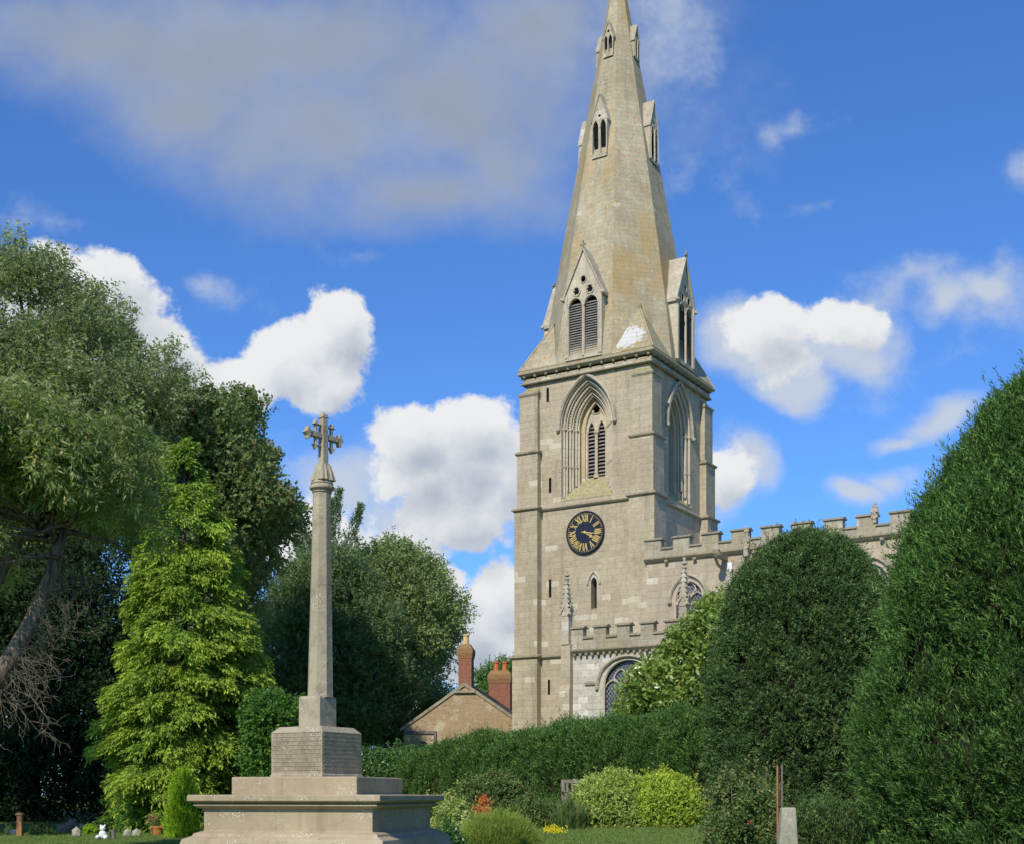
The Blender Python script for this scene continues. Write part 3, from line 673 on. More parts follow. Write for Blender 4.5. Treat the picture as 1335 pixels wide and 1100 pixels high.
# clasping buttresses
def buttress(kf):
    b = MB(); b.T = rotm(kf)
    def seg(h, z0, z1, wd, cap=None):
        b.box(B - wd + (h - B), h, -h, -(B - wd + (h - B)), z0, z1)
    w0 = 1.25
    # stages: lower face further out
    for (h, wi, z0, z1) in ((3.98, 2.52, -.5, 8.44), (3.90, 2.56, 8.56, 15.9), (3.80, 2.60, 16.02, 18.78), (3.70, 2.66, 18.86, 21.75)):
        b.add([(wi, -h, z0), (h, -h, z0), (h, -wi, z0), (wi, -wi, z0), (wi, -h, z1), (h, -h, z1), (h, -wi, z1), (wi, -wi, z1)],
              [(0, 3, 2, 1), (4, 5, 6, 7), (0, 1, 5, 4), (1, 2, 6, 5), (2, 3, 7, 6), (3, 0, 4, 7)])
    # weathered top
    h, wi = 3.70, 2.66; k_ = B + .02
    b.add([(wi, -h, 21.752), (h, -h, 21.752), (h, -wi, 21.752), (wi, -wi, 21.752), (wi, -k_, 22.1), (k_, -k_, 22.1), (k_, -wi, 22.1), (wi, -wi, 22.1)],
          [(4, 5, 6, 7), (0, 1, 5, 4), (1, 2, 6, 5), (2, 3, 7, 6), (3, 0, 4, 7)])
    b.build('buttress', M['tower'], church)
    for (h, wi, z, d) in ((3.98, 2.50, 8.5, .12), (3.90, 2.54, 15.96, .12), (3.80, 2.58, 18.82, .09), (3.70, 2.64, 21.76, .06)):
        s = MB(); s.T = rotm(kf)
        for (zz0, zz1, ha, hb) in ((z - .10, z - .02, h + .01, h + d), (z - .02, z + .05, h + d, h + d), (z + .05, z + .15, h + d, h - .07)):
            wa = wi - (ha - h); wb = wi - (hb - h)
            s.add([(wa, -ha, zz0), (ha, -ha, zz0), (ha, -wa, zz0), (wi, -wi, zz0), (wb, -hb, zz1), (hb, -hb, zz1), (hb, -wb, zz1), (wi, -wi, zz1)],
                  [(0, 3, 2, 1), (4, 5, 6, 7), (0, 1, 5, 4), (1, 2, 6, 5), (2, 3, 7, 6), (3, 0, 4, 7)])
        s.build('buttress_string', M['string'], church)
for kf in range(4): buttress(kf)

# belfry windows
def column_plate(mb, y, lights, lz, outer, hole=None, n=60, w_=.58, zb=17.5):
    """stone plate filling an arch except lancet lights and a round hole"""
    xs = np.linspace(-w_, w_, n)
    def interp(A, x):
        X = [p[0] for p in A]; Z = [p[1] for p in A]; return float(np.interp(x, X, Z))
    def low(x):
        for (c, lw, zs, h) in lights:
            if abs(x - c) < lw: return interp([(c + p[0], p[1]) for p in arch_pts(lw, zs, h, 10)], x)
        return zb
    for i in range(n - 1):
        a, b_ = xs[i], xs[i + 1]; m_ = (a + b_) / 2
        inl = any(abs(m_ - c) < lw for (c, lw, zs, h) in lights)
        l0, l1 = (low(a) if inl else zb), (low(b_) if inl else zb)
        if inl:
            if not any(abs(a - c) < lw for (c, lw, zs, h) in lights): l0 = l1 if l1 > zb else min(l[2] for l in lights)
            if not any(abs(b_ - c) < lw for (c, lw, zs, h) in lights): l1 = l0
        t0, t1 = interp(outer, a), interp(outer, b_)
        segs = [((l0, l1), (t0, t1))]
        if hole:
            hx, hz, hr = hole; ha = hr * math.sqrt(max(0, 1 - ((a - hx) / hr) ** 2)); hb = hr * math.sqrt(max(0, 1 - ((b_ - hx) / hr) ** 2))
            if ha > 0 or hb > 0: segs = [((l0, l1), (hz - ha, hz - hb)), ((hz + ha, hz + hb), (t0, t1))]
        for (p, q_) in segs:
            if q_[0] <= p[0] and q_[1] <= p[1]: continue
            mb.add([(a, y, p[0]), (b_, y, p[1]), (b_, y, max(q_[1], p[1])), (a, y, max(q_[0], p[0]))], [(0, 1, 2, 3)])
            mb.add([(a, y, p[0]), (b_, y, p[1]), (b_, y + .14, p[1]), (a, y + .14, p[0])], [(0, 1, 2, 3)])
def copy_part(o, parent, rz, sub=True):
    c = o.copy(); COL.objects.link(c); c.parent = parent; c.rotation_euler = (0, 0, rz)
    for ch in list(o.children):
        d = ch.copy(); COL.objects.link(d); d.parent = c
    return c
def build_belfry(dp, td):
    mb = MB()
    for k_ in range(4):
        A, Bq = order(k_), order(k_ + 1)
        y0 = -B + dp * k_
        mb.cur = 1 if k_ in (1, 3) else 0
        sheet(mb, A, y0, y0 + dp, WZB); annulus(mb, A, Bq, y0 + dp, WZB)
    mb.cur = 0
    sheet(mb, order(4), -B + 4 * dp, -B + 4 * dp + td + .02, WZB)
    wo4 = order(4); wi4 = wo4[-1][0]
    mb.add([(-W0, -B - .01, WZB - .06), (W0, -B - .01, WZB - .06), (W0, -B + 4 * dp + td, 17.5), (-W0, -B + 4 * dp + td, 17.5)], [(0, 1, 2, 3)])
    bw = mb.build('belfry_window', [M['paletrim'], M['orange']], church)
    mb = MB()
    for k_ in range(3):
        x = W0 - .21 * k_ - .085; y = -B + dp * (k_ + 1) - .075
        A = arch_pts(x, WZS, math.sqrt(max((R0 - .21 * k_ - .085) ** 2 - (R0 - W0) ** 2, .01)))
        arch_tube(mb, A, y, .06, 0, 6)
        for s_ in (-1, 1):
            mb.tube([(s_ * x, y, WZB + .3 * (k_ + .5)), (s_ * x, y, WZS)], .062, 8)
            for (z, r_, h) in ((WZS, .12, .12), (WZS - 1.85, .10, .09)):
                mb.lathe([(.06, z - h), (r_, z - h * .2), (r_, z + h * .25), (.06, z + h * .4)], s_ * x, y, 8)
            mb.tube([(s_ * (x - .12), y + .10, WZB + .5), (s_ * (x - .12), y + .10, WZS)], .03, 5)
    mb.build('colonnette', M['paletrim'], bw)
    mb = MB()   # dog-tooth ornament along two orders
    for (k_, yy_) in ((1, -B + dp * 1.55), (2, -B + dp * 2.6)):
        w_ = W0 - .21 * k_ - .03; Rr = R0 - .21 * k_ - .03
        A = arch_pts(w_, WZS, math.sqrt(Rr ** 2 - (R0 - W0) ** 2), 18)
        for (x, z) in A: mb.blob((x, yy_, z), (.045, .06, .045), 1, 1)
    mb.build('dogtooth', M['trim'], bw)
    mb = MB(); hA = arch_pts(W0 + .14, WZS, math.sqrt((R0 + .14) ** 2 - (R0 - W0) ** 2)); arch_tube(mb, hA, -B - .05, .10, 0, 6)
    for s_ in (-1, 1): mb.blob((s_ * (W0 + .16), -B - .08, WZS - .05), .13, 3)
    mb.build('hood_mould', M['trim'], bw)
    mb = MB(); yt = -B + 4 * dp + td
    lights = [(-.285, .2, 19.75, .55), (.285, .2, 19.75, .55)]
    column_plate(mb, yt, lights, None, wo4, (0, 20.95, .30), 61, wi4)
    for c in (-.285, .285): arch_tube(mb, [(p[0] + c, p[1]) for p in arch_pts(.21, 19.75, .56, 8)], yt - .01, .035)
    mb.tube([(0, yt - .03, 17.5), (0, yt - .03, 19.8)], .085, 10)
    mb.lathe([(.085, 19.6), (.15, 19.72), (.15, 19.80), (.09, 19.84)], 0, yt - .03, 10); mb.lathe([(.15, 17.45), (.15, 17.6), (.085, 17.7)], 0, yt - .03, 10)
    for s_ in (-1, 1): mb.box(s_ * wi4 - .07, s_ * wi4 + .07, yt - .05, yt + .1, 17.4, 19.8)
    for a in range(6):
        t = a * math.pi / 3 + math.pi / 6
        if a % 2 == 0: mb.blob((.27 * math.cos(t + math.pi / 3), yt, 20.95 + .27 * math.sin(t + math.pi / 3)), (.09, .05, .09), 2)
    mb.tube([(.31 * math.cos(i * math.pi / 10), yt - .01, 20.95 + .31 * math.sin(i * math.pi / 10)) for i in range(21)], .04, 5)
    mb.build('tracery', M['paletrim'], bw)
    mb = MB()
    for c in (-.285, .285):
        for i in range(14):
            z = 17.58 + i * .185; mb.prism([(yt + .05, z), (yt + .22, z + .13), (yt + .22, z + .16), (yt + .05, z + .03)], 'x', c - .21, c + .21)
    mb.build('louvre', M['louvre'], bw)
    mb = MB(); mb.box(-wi4 - .1, wi4 + .1, yt + .24, yt + .26, 17.3, 21.8); mb.build('shade_backing', M['dark'], bw)  # black sheet standing in for the unlit chamber
    return bw
build_belfry(.24, .14)
be = build_belfry(.13, .6); be.rotation_euler = (0, 0, math.pi / 2)
for kf in (2, 3): copy_part(be, church, kf * math.pi / 2)

# spire
ZA, HB = 45.3, 3.74
t225 = math.tan(math.pi / 8)
def oct_pts(h, z):
    a = h * t225; return [(-a, -h, z), (a, -h, z), (h, -a, z), (h, a, z), (a, h, z), (-a, h, z), (-h, a, z), (-h, -a, z)]
def hh(z):
    t = (z - ZC) / (ZA - ZC); return HB * (1 - t) * (1 + .10 * math.sin(math.pi * min(1, t * 1.05)) * (1 - t) * .6)
mb = MB(); zs = np.linspace(ZC - .02, ZA - .35, 26); vs = []
for z in zs: vs += oct_pts(max(hh(z), .07), z)
fs = [(i * 8 + j, i * 8 + (j + 1) % 8, (i + 1) * 8 + (j + 1) % 8, (i + 1) * 8 + j) for i in range(25) for j in range(8)]
fs.append(tuple(range(200, 208))); mb.add(vs, fs)
sp = mb.build('spire', M['spire'], church)
mb = MB(); mb.lathe([(.09, ZA - .4), (.2, ZA - .3), (.22, ZA - .15), (.09, ZA), (.03, ZA + .1), (.02, ZA + 1.2)], 0, 0, 10); mb.build('finial', M['lead'], sp)
ZB = 25.5
def broach(kf):
    b = MB(); b.T = rotm(kf); r_ = hh(ZB) * math.sqrt(.5) + .03; a = HB * t225; z = ZC - .01
    b.add([(HB, -HB, z), (a, -HB, z), (HB, -a, z), (r_, -r_, ZB)], [(1, 0, 3), (0, 2, 3)])
    b.tube([(HB, -HB, z), (r_ + .01, -r_ - .01, ZB)], .05, 5)
    b.build('broach', M['broach'] if kf == 0 else M['spire'], church)
    k_ = MB(); k_.T = rotm(kf); k_.blob((r_, -r_, ZB + .08), (.10, .10, .16), 1); k_.build('broach_knop', M['string'], church)
for kf in range(4): broach(kf)

def lucarne(nm, wt, z0, ze, za, out, lw, gap, zl, lh, style):
    """gabled spire light on the south face"""
    yf = -hh(z0) - out; hw = wt / 2
    mb = MB()
    outer = [(-hw, ze), (0, za), (hw, ze)]
    lights = [(-gap, lw, zl, lh), (gap, lw, zl, lh)]
    column_plate(mb, yf, lights, None, outer, (0, zl + lh + (.88 if style else .22), .15 if style else .07), 81 if style else 41, hw, z0)
    yb = -hh(za) + .2
    mb.add([(-hw, yf, z0), (-hw, yb, z0), (-hw, yb, ze), (-hw, yf, ze)], [(0, 1, 2, 3)]); mb.add([(hw, yf, z0), (hw, yb, z0), (hw, yb, ze), (hw, yf, ze)], [(0, 1, 2, 3)])
    mb.add([(-hw, yf - .04, z0 - .12), (hw, yf - .04, z0 - .12), (hw, yf - .04, z0 + .06), (-hw, yf - .04, z0 + .06), (-hw, yf + .4, z0 + .1), (hw, yf + .4, z0 + .1)], [(0, 1, 2, 3), (3, 2, 5, 4)])
    lu = mb.build('lucarne', M['paletrim'] if style else M['trim'], church)
    o = .12 if style else .05; th_ = .10 if style else .05
    mb = MB(); k_ = (za - ze) / hw; e = hw + o
    for s_ in (-1, 1):
        mb.prism([(0, za + .06), (s_ * e, ze - k_ * o + .02), (s_ * e, ze - k_ * o + .02 + th_ * 1.8), (0, za + .06 + th_ * 1.8)], 'y', yf - (.10 if style else .04), yb)
    mb.build('lucarne_roof', M['trim'], lu)
    mb = MB()
    mb.tube([(-gap - lw - .05, yf - .04, z0), (-gap - lw - .05, yf - .04, zl)], .045 if style else .025, 6)
    mb.tube([(gap + lw + .05, yf - .04, z0), (gap + lw + .05, yf - .04, zl)], .045 if style else .025, 6)
    mb.tube([(0, yf - .04, z0), (0, yf - .04, zl + lh * .6)], .06 if style else .035, 6)
    for c in (-gap, gap): arch_tube(mb, [(p[0] + c, p[1]) for p in arch_pts(lw + .03, zl, lh + .02, 8)], yf - .03, .05 if style else .02)
    if style:
        for c in (-gap, gap):      # cusped openings above the lights
            arch_tube(mb, [(.2 * math.cos(t) + c * .85, zl + lh + .32 + .22 * math.sin(t)) for t in np.linspace(0, 6.28, 14)], yf - .03, .04)
            for q_ in range(3): mb.blob((c * .85 + .16 * math.cos(q_ * 2.09 + .5), yf - .02, zl + lh + .32 + .17 * math.sin(q_ * 2.09 + .5)), (.055, .03, .055), q_)
        arch_tube(mb, [(.16 * math.cos(t), zl + lh + .88 + .18 * math.sin(t)) for t in np.linspace(0, 6.28, 14)], yf - .02, .03)
        for s_ in (-1, 1):
            mb.tube([(s_ * (hw - .06), yf - .03, z0), (s_ * (hw - .06), yf - .03, ze)], .07, 6); mb.blob((s_ * (hw + .1), yf - .1, ze - .12), .13, 4)
    mb.build('tracery', M['paletrim'], lu)
    mb = MB()
    if style:
        for c in (-gap, gap):
            mb.cur = 1; mb.blob((c * .85, yf - .002, zl + lh + .32), (.17, .012, .19), 1, 2); mb.cur = 0  # black discs paint the shade of the cusped openings
            n = 21
            for i in range(n):
                z = z0 + .1 + i * (zl + .2 - z0 - .1) / n; mb.prism([(yf + .06, z), (yf + .17, z + .09), (yf + .17, z + .12), (yf + .06, z + .03)], 'x', c - lw, c + lw)
    else:
        for c in (-gap, gap): mb.cur = 1; mb.box(c - lw, c + lw, yf + .12, yf + .13, z0, zl + lh)  # no slats here: black boxes paint the shade behind the lights
    if style: mb.cur = 1; mb.box(-hw + .05, hw - .05, yf + .2, yf + .22, z0, ze + .3); mb.add([(-hw + .3, yf + .2, ze + .3), (hw - .3, yf + .2, ze + .3), (0, yf + .2, za - .3)], [(0, 1, 2)])  # black backing as painted shade inside the gable
    mb.build('louvre', [M['louvre'], M['dark']], lu)
    if style:
        mb = MB(); mb.box(-.04, .04, yf - .11, yf - .03, za + .1, za + .46); mb.box(-.15, .15, yf - .105, yf - .035, za + .27, za + .35)
        mb.blob((0, yf - .07, za + .48), .06, 5); mb.build('gable_cross', M['string'], lu)
    for kf in (1, 3): copy_part(lu, church, kf * math.pi / 2)
    return lu
lucarne('a', 2.05, 23.15, 26.2, 28.3, .03, .36, .44, 25.65, .40, True)
lucarne('b', .86, 33.75, 35.55, 36.75, .05, .15, .21, 35.1, .42, False)
lucarne('c', .56, 39.3, 40.2, 40.9, .06, .09, .125, 40.0, .28, False)

# clock
ck = MB(); cz, cx_ = 14.52, -.02; Rc = 1.05
def disc(mb, r0, r1, y, n=48, thick=.04):
    vs = []; fs = []
    for j in range(n):
        a = 2 * math.pi * j / n; vs += [(cx_ + r0 * math.sin(a), y, cz + r0 * math.cos(a)), (cx_ + r1 * math.sin(a), y, cz + r1 * math.cos(a)), (cx_ + r1 * math.sin(a), y + thick, cz + r1 * math.cos(a))]
    for j in range(n):
        a, b_ = 3 * j, 3 * ((j + 1) % n); fs += [(a, b_, b_ + 1, a + 1), (a + 1, b_ + 1, b_ + 2, a + 2)]
    mb.add(vs, fs)
disc(ck, 0.001, Rc, -B - .10, thick=.1)
clock = ck.build('clock_dial', M['dial'], church)
ck = MB()
ck.tube([(cx_ + (Rc - .02) * math.sin(t), -B - .11, cz + (Rc - .02) * math.cos(t)) for t in np.linspace(0, 2 * math.pi, 49)], .035, 6); ck.build('clock_rim', M['dial'], clock)
ck = MB()
def stroke(mb, ang, x0, r0, x1, r1, wd, y=-B - .115):
    """bar on the dial in numeral frame: x across, r outward"""
    a = R(ang); ex = (math.cos(a), -math.sin(a)); er = (math.sin(a), math.cos(a))
    dx, dr = x1 - x0, r1 - r0; l = math.hypot(dx, dr); nx, nr = -dr / l * wd / 2, dx / l * wd / 2
    P = [(x0 + nx, r0 + nr), (x0 - nx, r0 - nr), (x1 - nx, r1 - nr), (x1 + nx, r1 + nr)]
    vs = [(cx_ + p[0] * ex[0] + p[1] * er[0], y, cz + p[0] * ex[1] + p[1] * er[1]) for p in P]
    vs += [(v[0], y + .014, v[2]) for v in vs]
    mb.add(vs, [(0, 1, 2, 3), (0, 4, 5, 1), (1, 5, 6, 2), (2, 6, 7, 3), (3, 7, 4, 0)])
NUM = ['XII', 'I', 'II', 'III', 'IIII', 'V', 'VI', 'VII', 'VIII', 'IX', 'X', 'XI']
ri, ro = .53, .89
for h_, s_ in enumerate(NUM):
    wch = {'I': .085, 'V': .19, 'X': .19}; tot = sum(wch[c] for c in s_); x = -tot / 2
    for i, c in enumerate(s_):
        m_ = x + wch[c] / 2; off = i * .001
        if c == 'I': stroke(ck, h_ * 30, m_, ri, m_, ro, .062, -B - .115 - off)
        if c == 'V': stroke(ck, h_ * 30, m_ - .075, ro, m_, ri, .07, -B - .115 - off); stroke(ck, h_ * 30, m_ + .075, ro, m_, ri, .038, -B - .1165 - off)
        if c == 'X': stroke(ck, h_ * 30, m_ - .08, ro, m_ + .08, ri, .07, -B - .115 - off); stroke(ck, h_ * 30, m_ + .08, ro, m_ - .08, ri, .038, -B - .1165 - off)
        x += wch[c]
ck.build('numeral', M['gold'], clock)
ck = MB()
for i in range(60): stroke(ck, i * 6, 0, .915, 0, .975, .028)
ck.build('minute_mark', M['gold'], clock)
ck = MB()
stroke(ck, 101, 0, -.18, 0, .84, .045, -B - .16); stroke(ck, 101, 0, -.05, 0, .45, .065, -B - .161); ck.lathe([(.07, 0), (.07, .02)], 0, 0, 10) if False else None
ck.build('minute_hand', M['gold'], clock)
ck = MB(); stroke(ck, 122, 0, -.1, 0, .50, .07, -B - .14); stroke(ck, 122, -.075, .36, 0, .52, .05, -B - .141); stroke(ck, 122, .075, .36, 0, .52, .05, -B - .142); stroke(ck, 122, -.075, .36, .075, .36, .05, -B - .143)
ck.build('hour_hand', M['gold'], clock)
ck = MB(); ck.blob((cx_, -B - .16, cz), (.08, .03, .08), 1, 2); ck.build('clock_boss', M['gold'], clock)

# battlements
def parapet(x0, x1, y, zc, ze, zt, pitch, mw, thick, first, name='parapet', ends=False):
    b = MB(); caps = []
    b.box(x0, x1, y, y + thick, zc, ze - .10)
    def cap(a, e, z, ov=.07):
        c = MB(); caps.append(c)
        c.prism([(y - ov, z - .10), (y - ov, z - .05), (y + thick * .5, z + .04), (y + thick + ov, z - .05), (y + thick + ov, z - .10)], 'x', a, e)
    x = first; prev = x0
    while x < x1 + .01:
        xe = min(x + mw, x1)
        if xe - x < .15: break
        b.box(x, xe, y + .002, y + thick - .002, ze - .10, zt - .10)
        cap(x - .07, xe + .07, zt)
        if x - prev > .15: cap(prev + .0, x - .001, ze)
        prev = xe; x += pitch
    if x1 - prev > .15: cap(prev + .001, x1, ze)
    o = b.build(name, M['parapet'], church)
    for c in caps: c.build('coping', M['string'], o)
    return o
NY = -4.0                     # nave (clerestory) wall plane
NX0, NX1 = 3.42, 26.0
parapet(NX0 + .1, NX1, NY - .12, 12.75, 13.25, 13.72, 1.45, .82, .4, NX0 + .1, 'nave_parapet')
parapet(NX0 + .1, NX1, 3.8, 12.75, 13.25, 13.72, 1.45, .82, .4, NX0 + .1, 'nave_parapet')
mb = MB(); mb.prism([(NY, 12.56), (NY - .10, 12.60), (NY - .22, 12.72), (NY - .22, 12.78), (NY - .1, 12.84), (NY, 12.84)], 'x', NX0 + .06, NX1 + .1)
for x in np.arange(NX0 + 1.2, NX1, 1.45): mb.blob((x, NY - .16, 12.56), (.12, .10, .10), int(x * 10))
mb.build('nave_string', M['string'], church)
# nave walls with three clerestory windows
CW = [5.72, 10.0, 14.3, 18.6, 22.9]
cA = arch_pts(.72, 10.75, .85, 12)
mb = MB(); ed = [NX0 + .12] + [(CW[i] + CW[i + 1]) / 2 for i in range(4)] + [NX1]
for i, x in enumerate(CW):
    panel_hole(mb, ed[i], ed[i + 1], 8.2, 12.8, NY, cA, 9.2, xc=x); sheet(mb, cA, NY, NY + .35, 9.2, xc=x)
mb.add([(NX0 + .12, NY, 8.2), (NX0 + .12, 4.1, 8.2), (NX0 + .12, 4.1, 12.8), (NX0 + .12, NY, 12.8)], [(0, 1, 2, 3)])
mb.add([(NX0, 4.1, -.5), (NX1, 4.1, -.5), (NX1, 4.1, 12.8), (NX0, 4.1, 12.8)], [(0, 1, 2, 3)])
mb.add([(NX1, NY, -.5), (NX1, 4.1, -.5), (NX1, 4.1, 13.3), (NX1, NY, 13.3)], [(0, 1, 2, 3)])
mb.build('nave_wall', M['nave'], church)
mb = MB(); mb.add([(NX0, NY + .3, 12.7), (NX1, NY + .3, 12.7), (NX1, 0, 13.15), (NX0, 0, 13.15), (NX1, 3.8, 12.7), (NX0, 3.8, 12.7)], [(0, 1, 2, 3), (3, 2, 4, 5)]); mb.build('nave_roof', M['lead'], church)
def traceried(A, zb, y, xc, w_, zs, hoodw, hz, mull, name):
    f = MB(); arch_tube(f, A, y + .06, .07, xc, 6, down=zb)
    for m_ in mull: f.box(xc + m_ - .045, xc + m_ + .045, y + .1, y + .2, zb, zs + .25)
    n = len(mull) + 1; lw = w_ * 2 / n
    for i in range(n):
        c = -w_ + lw * (i + .5)
        arch_tube(f, [(c + p[0], p[1]) for p in arch_pts(lw / 2, zs - .15, lw * .62, 6)], y + .14, .04, xc, 5)
    for i in range(1, n):
        c = -w_ + lw * i; arch_tube(f, [(c + p[0], p[1]) for p in arch_pts(lw * .42, zs + .35, lw * .6, 6)], y + .14, .035, xc, 5)
        f.tube([(xc + c, y + .14, zs + .1), (xc + c - lw * .42, y + .14, zs + .45)], .035, 5); f.tube([(xc + c, y + .14, zs + .1), (xc + c + lw * .42, y + .14, zs + .45)], .035, 5)
    o = f.build(name, M['paletrim'], church)
    g_ = MB(); P = [(xc + p[0], p[1]) for p in A]; vs = [(xc - w_, y + .22, zb)] + [(p[0], y + .22, p[1]) for p in P] + [(xc + w_, y + .22, zb)]
    g_.add(vs, [tuple(range(len(vs)))]); g_.build('glass', M['glass'], o)
    h = MB(); HA = arch_pts(hoodw, zs - .05, hz, 12) if A is not rA else round_pts(hoodw, zs - .05, hz)
    arch_tube(h, HA, y - .05, .09, xc, 6)
    if A is not rA:
        for s_ in (-1, 1): h.blob((xc + s_ * hoodw, y - .08, zs - .12), .13, 2)
    h.build('hood_mould', M['trim'], o); return o
rA = round_pts(1.22, 6.35, 1.25)
for x in CW: traceried(cA, 9.2, NY, x, .72, 10.75, .95, 1.15, (0,), 'nave_window')
# aisle
AY, AX0, AX1 = -8.2, 1.80, 25.4
AW = [4.62, 10.3, 15.9, 21.5]
mb = MB(); ed = [AX0, 7.4, 13.0, 18.6, AX1]
for i, x in enumerate(AW):
    panel_hole(mb, ed[i], ed[i + 1], -.5, 8.0, AY, rA, 3.0, xc=x); sheet(mb, rA, AY, AY + .4, 3.0, xc=x)
mb.add([(AX0, AY, -.5), (AX0, NY + .5, -.5), (AX0, NY + .5, 8.0), (AX0, AY, 8.0)], [(0, 1, 2, 3)])
mb.add([(AX1, AY, -.5), (AX1, NY, -.5), (AX1, NY, 8.0), (AX1, AY, 8.0)], [(0, 1, 2, 3)])
mb.build('aisle_wall', M['aisle'], church)
mb = MB(); mb.add([(AX0, AY + .3, 8.2), (AX1, AY + .3, 8.2), (AX1, NY, 8.9), (AX0, NY, 8.9)], [(0, 1, 2, 3)]); mb.build('aisle_roof', M['lead'], church)
for x in AW: traceried(rA, 3.0, AY, x, 1.22, 6.35, 1.52, 1.45, (-.41, .41), 'aisle_window')
parapet(AX0, AX1, AY - .1, 8.1, 8.72, 9.20, 1.17, .62, .35, AX0, 'aisle_parapet')
mb = MB(); mb.prism([(AY, 7.92), (AY - .14, 7.98), (AY - .24, 8.08), (AY - .24, 8.14), (AY, 8.24)], 'x', AX0 - .25, AX1)
for i, x in enumerate(np.arange(AX0 - .1, AX1, .30)): mb.blob((x, AY - .12, 7.90), (.08, .10, .11), i)
mb.build('aisle_cornice', M['string'], church)
mb = MB(); mb.prism([(AY, 6.50), (AY - .07, 6.52), (AY - .10, 6.60), (AY, 6.70)], 'x', AX0 + .7, AW[0] - 1.5)
mb.prism([(AY, 6.50), (AY - .07, 6.52), (AY - .10, 6.60), (AY, 6.70)], 'x', AW[0] + 1.5, 7.05); mb.build('aisle_string', M['string'], church)
# aisle buttresses carrying crocketed pinnacles
def pinnacle(x, y, z0, z1, z2, w_=.19, r_=.34):
    p = MB()
    p.frustum(x, y, z0, z1, w_, w_, w_ * .95, w_ * .95)
    for k_ in range(4):       # gablets
        p.T = Matrix.Translation((x, y, 0)) @ rotm(k_)
        p.prism([(-r_, z1 - .25), (0, z1 + .28), (r_, z1 - .25), (r_ * .72, z1 - .25), (0, z1 + .10), (-r_ * .72, z1 - .25)][:6], 'y', -w_ - .06, -w_ + .02)
        p.prism([(-w_, z1 - .3), (0, z1 + .12), (w_, z1 - .3)], 'y', -w_ - .02, -w_ + .05)
    p.T = Matrix.Identity(4)
    p.frustum(x, y, z1 - .02, z2, w_ * .98, w_ * .98, .035, .035)
    n = 7
    for i in range(n):
        t = (i + .6) / (n + .4); z = z1 + (z2 - z1) * t; rr_ = w_ * (1 - t) + .035
        for k_ in range(4):
            a = math.pi / 4 + k_ * math.pi / 2; q_ = rr_ * 1.35
            p.blob((x + q_ * math.cos(a), y + q_ * math.sin(a), z), (.07, .07, .06), i + k_)
    p.blob((x, y, z2 + .02), (.15, .15, .10), 3); p.blob((x, y, z2 + .18), (.07, .07, .12), 4)
    return p.build('pinnacle', M['trim'], church)
for x in (1.62, 7.42, 13.1, 18.7, 25.2):
    b = MB(); b.box(x - .30, x + .24, AY - .36, AY, -.5, 6.2); b.prism([(AY, 6.2), (AY - .36, 6.2), (AY - .28, 6.5), (AY, 6.5)], 'x', x - .30, x + .24)
    b.box(x - .24, x + .24, AY - .28, AY, 6.5, 8.4); b.build('aisle_buttress', M['tower'], church)
    pinnacle(x, AY - .14, 8.4, 10.0, 11.55)
pinnacle(8.65, NY - .25, 12.4, 13.0, 13.5, .10, .15); pinnacle(14.45, NY - .1, 13.3, 13.75, 13.95, .07, .10)
# gargoyle and down pipe
mb = MB(); mb.frustum(7.55, NY - .5, 12.35, 12.62, .12, .5, .14, .5); mb.blob((7.55, NY - 1.0, 12.5), (.2, .22, .2), 5, 2); mb.blob((7.45, NY - 1.1, 12.65), .08, 2); mb.blob((7.66, NY - 1.1, 12.65), .08, 2)
mb.tube([(7.4, NY - .9, 12.4), (7.35, NY - .4, 12.1), (7.4, NY - .1, 12.0)], .07, 6)
mb.build('gargoyle', M['string'], church)
mb = MB(); mb.box(7.72, 7.94, NY - .2, NY, 11.9, 12.2); mb.tube([(7.83, NY - .12, 12.0), (7.83, NY - .12, 8.9)], .07, 8); mb.build('down_pipe', M['white'], church)

# ------------------------------------------------------------------ cottage behind the hedge
HY = 74.0
hp = W(606, 893, HY); hz = hp[2]
cot = empty('cottage', (hp[0], HY, .8), R(-8), label='ironstone cottage gable with a brown tiled roof behind the hedge, left of the church tower', cat='house')
def hw(px, py): p = W(px, py, HY); return p[0] - hp[0], p[2] - .8
apex = hz - .8 - .05; sl = 52 / 76.0; hwid = 3.55; ez = apex - hwid * sl
mb = MB(); ln = 13.0
mb.add([(-hwid, 0, -1), (hwid, 0, -1), (hwid, 0, ez), (0, 0, apex), (-hwid, 0, ez)], [(0, 1, 2, 3, 4)])
mb.add([(-hwid, 0, -1), (-hwid, ln, -1), (-hwid, ln, ez), (-hwid, 0, ez), (hwid, 0, -1), (hwid, ln, -1), (hwid, ln, ez), (hwid, 0, ez)], [(0, 1, 2, 3), (4, 5, 6, 7)])
mb.build('wall', M['rubble'], cot)
mb = MB()
for s_ in (-1, 1): mb.prism([(0, apex + .12), (s_ * (hwid + .2), ez - .2 * sl + .12), (s_ * (hwid + .2), ez - .2 * sl + .22), (0, apex + .24)], 'y', .26, ln)
roof = mb.build('roof', M['tiles'], cot)
mb = MB()
for s_ in (-1, 1): mb.prism([(0, apex + .02), (s_ * (hwid + .22), ez - .22 * sl + .02), (s_ * (hwid + .22), ez - .22 * sl + .20), (0, apex + .22)], 'y', -.08, .25)
mb.build('verge_coping', M['string'], cot)
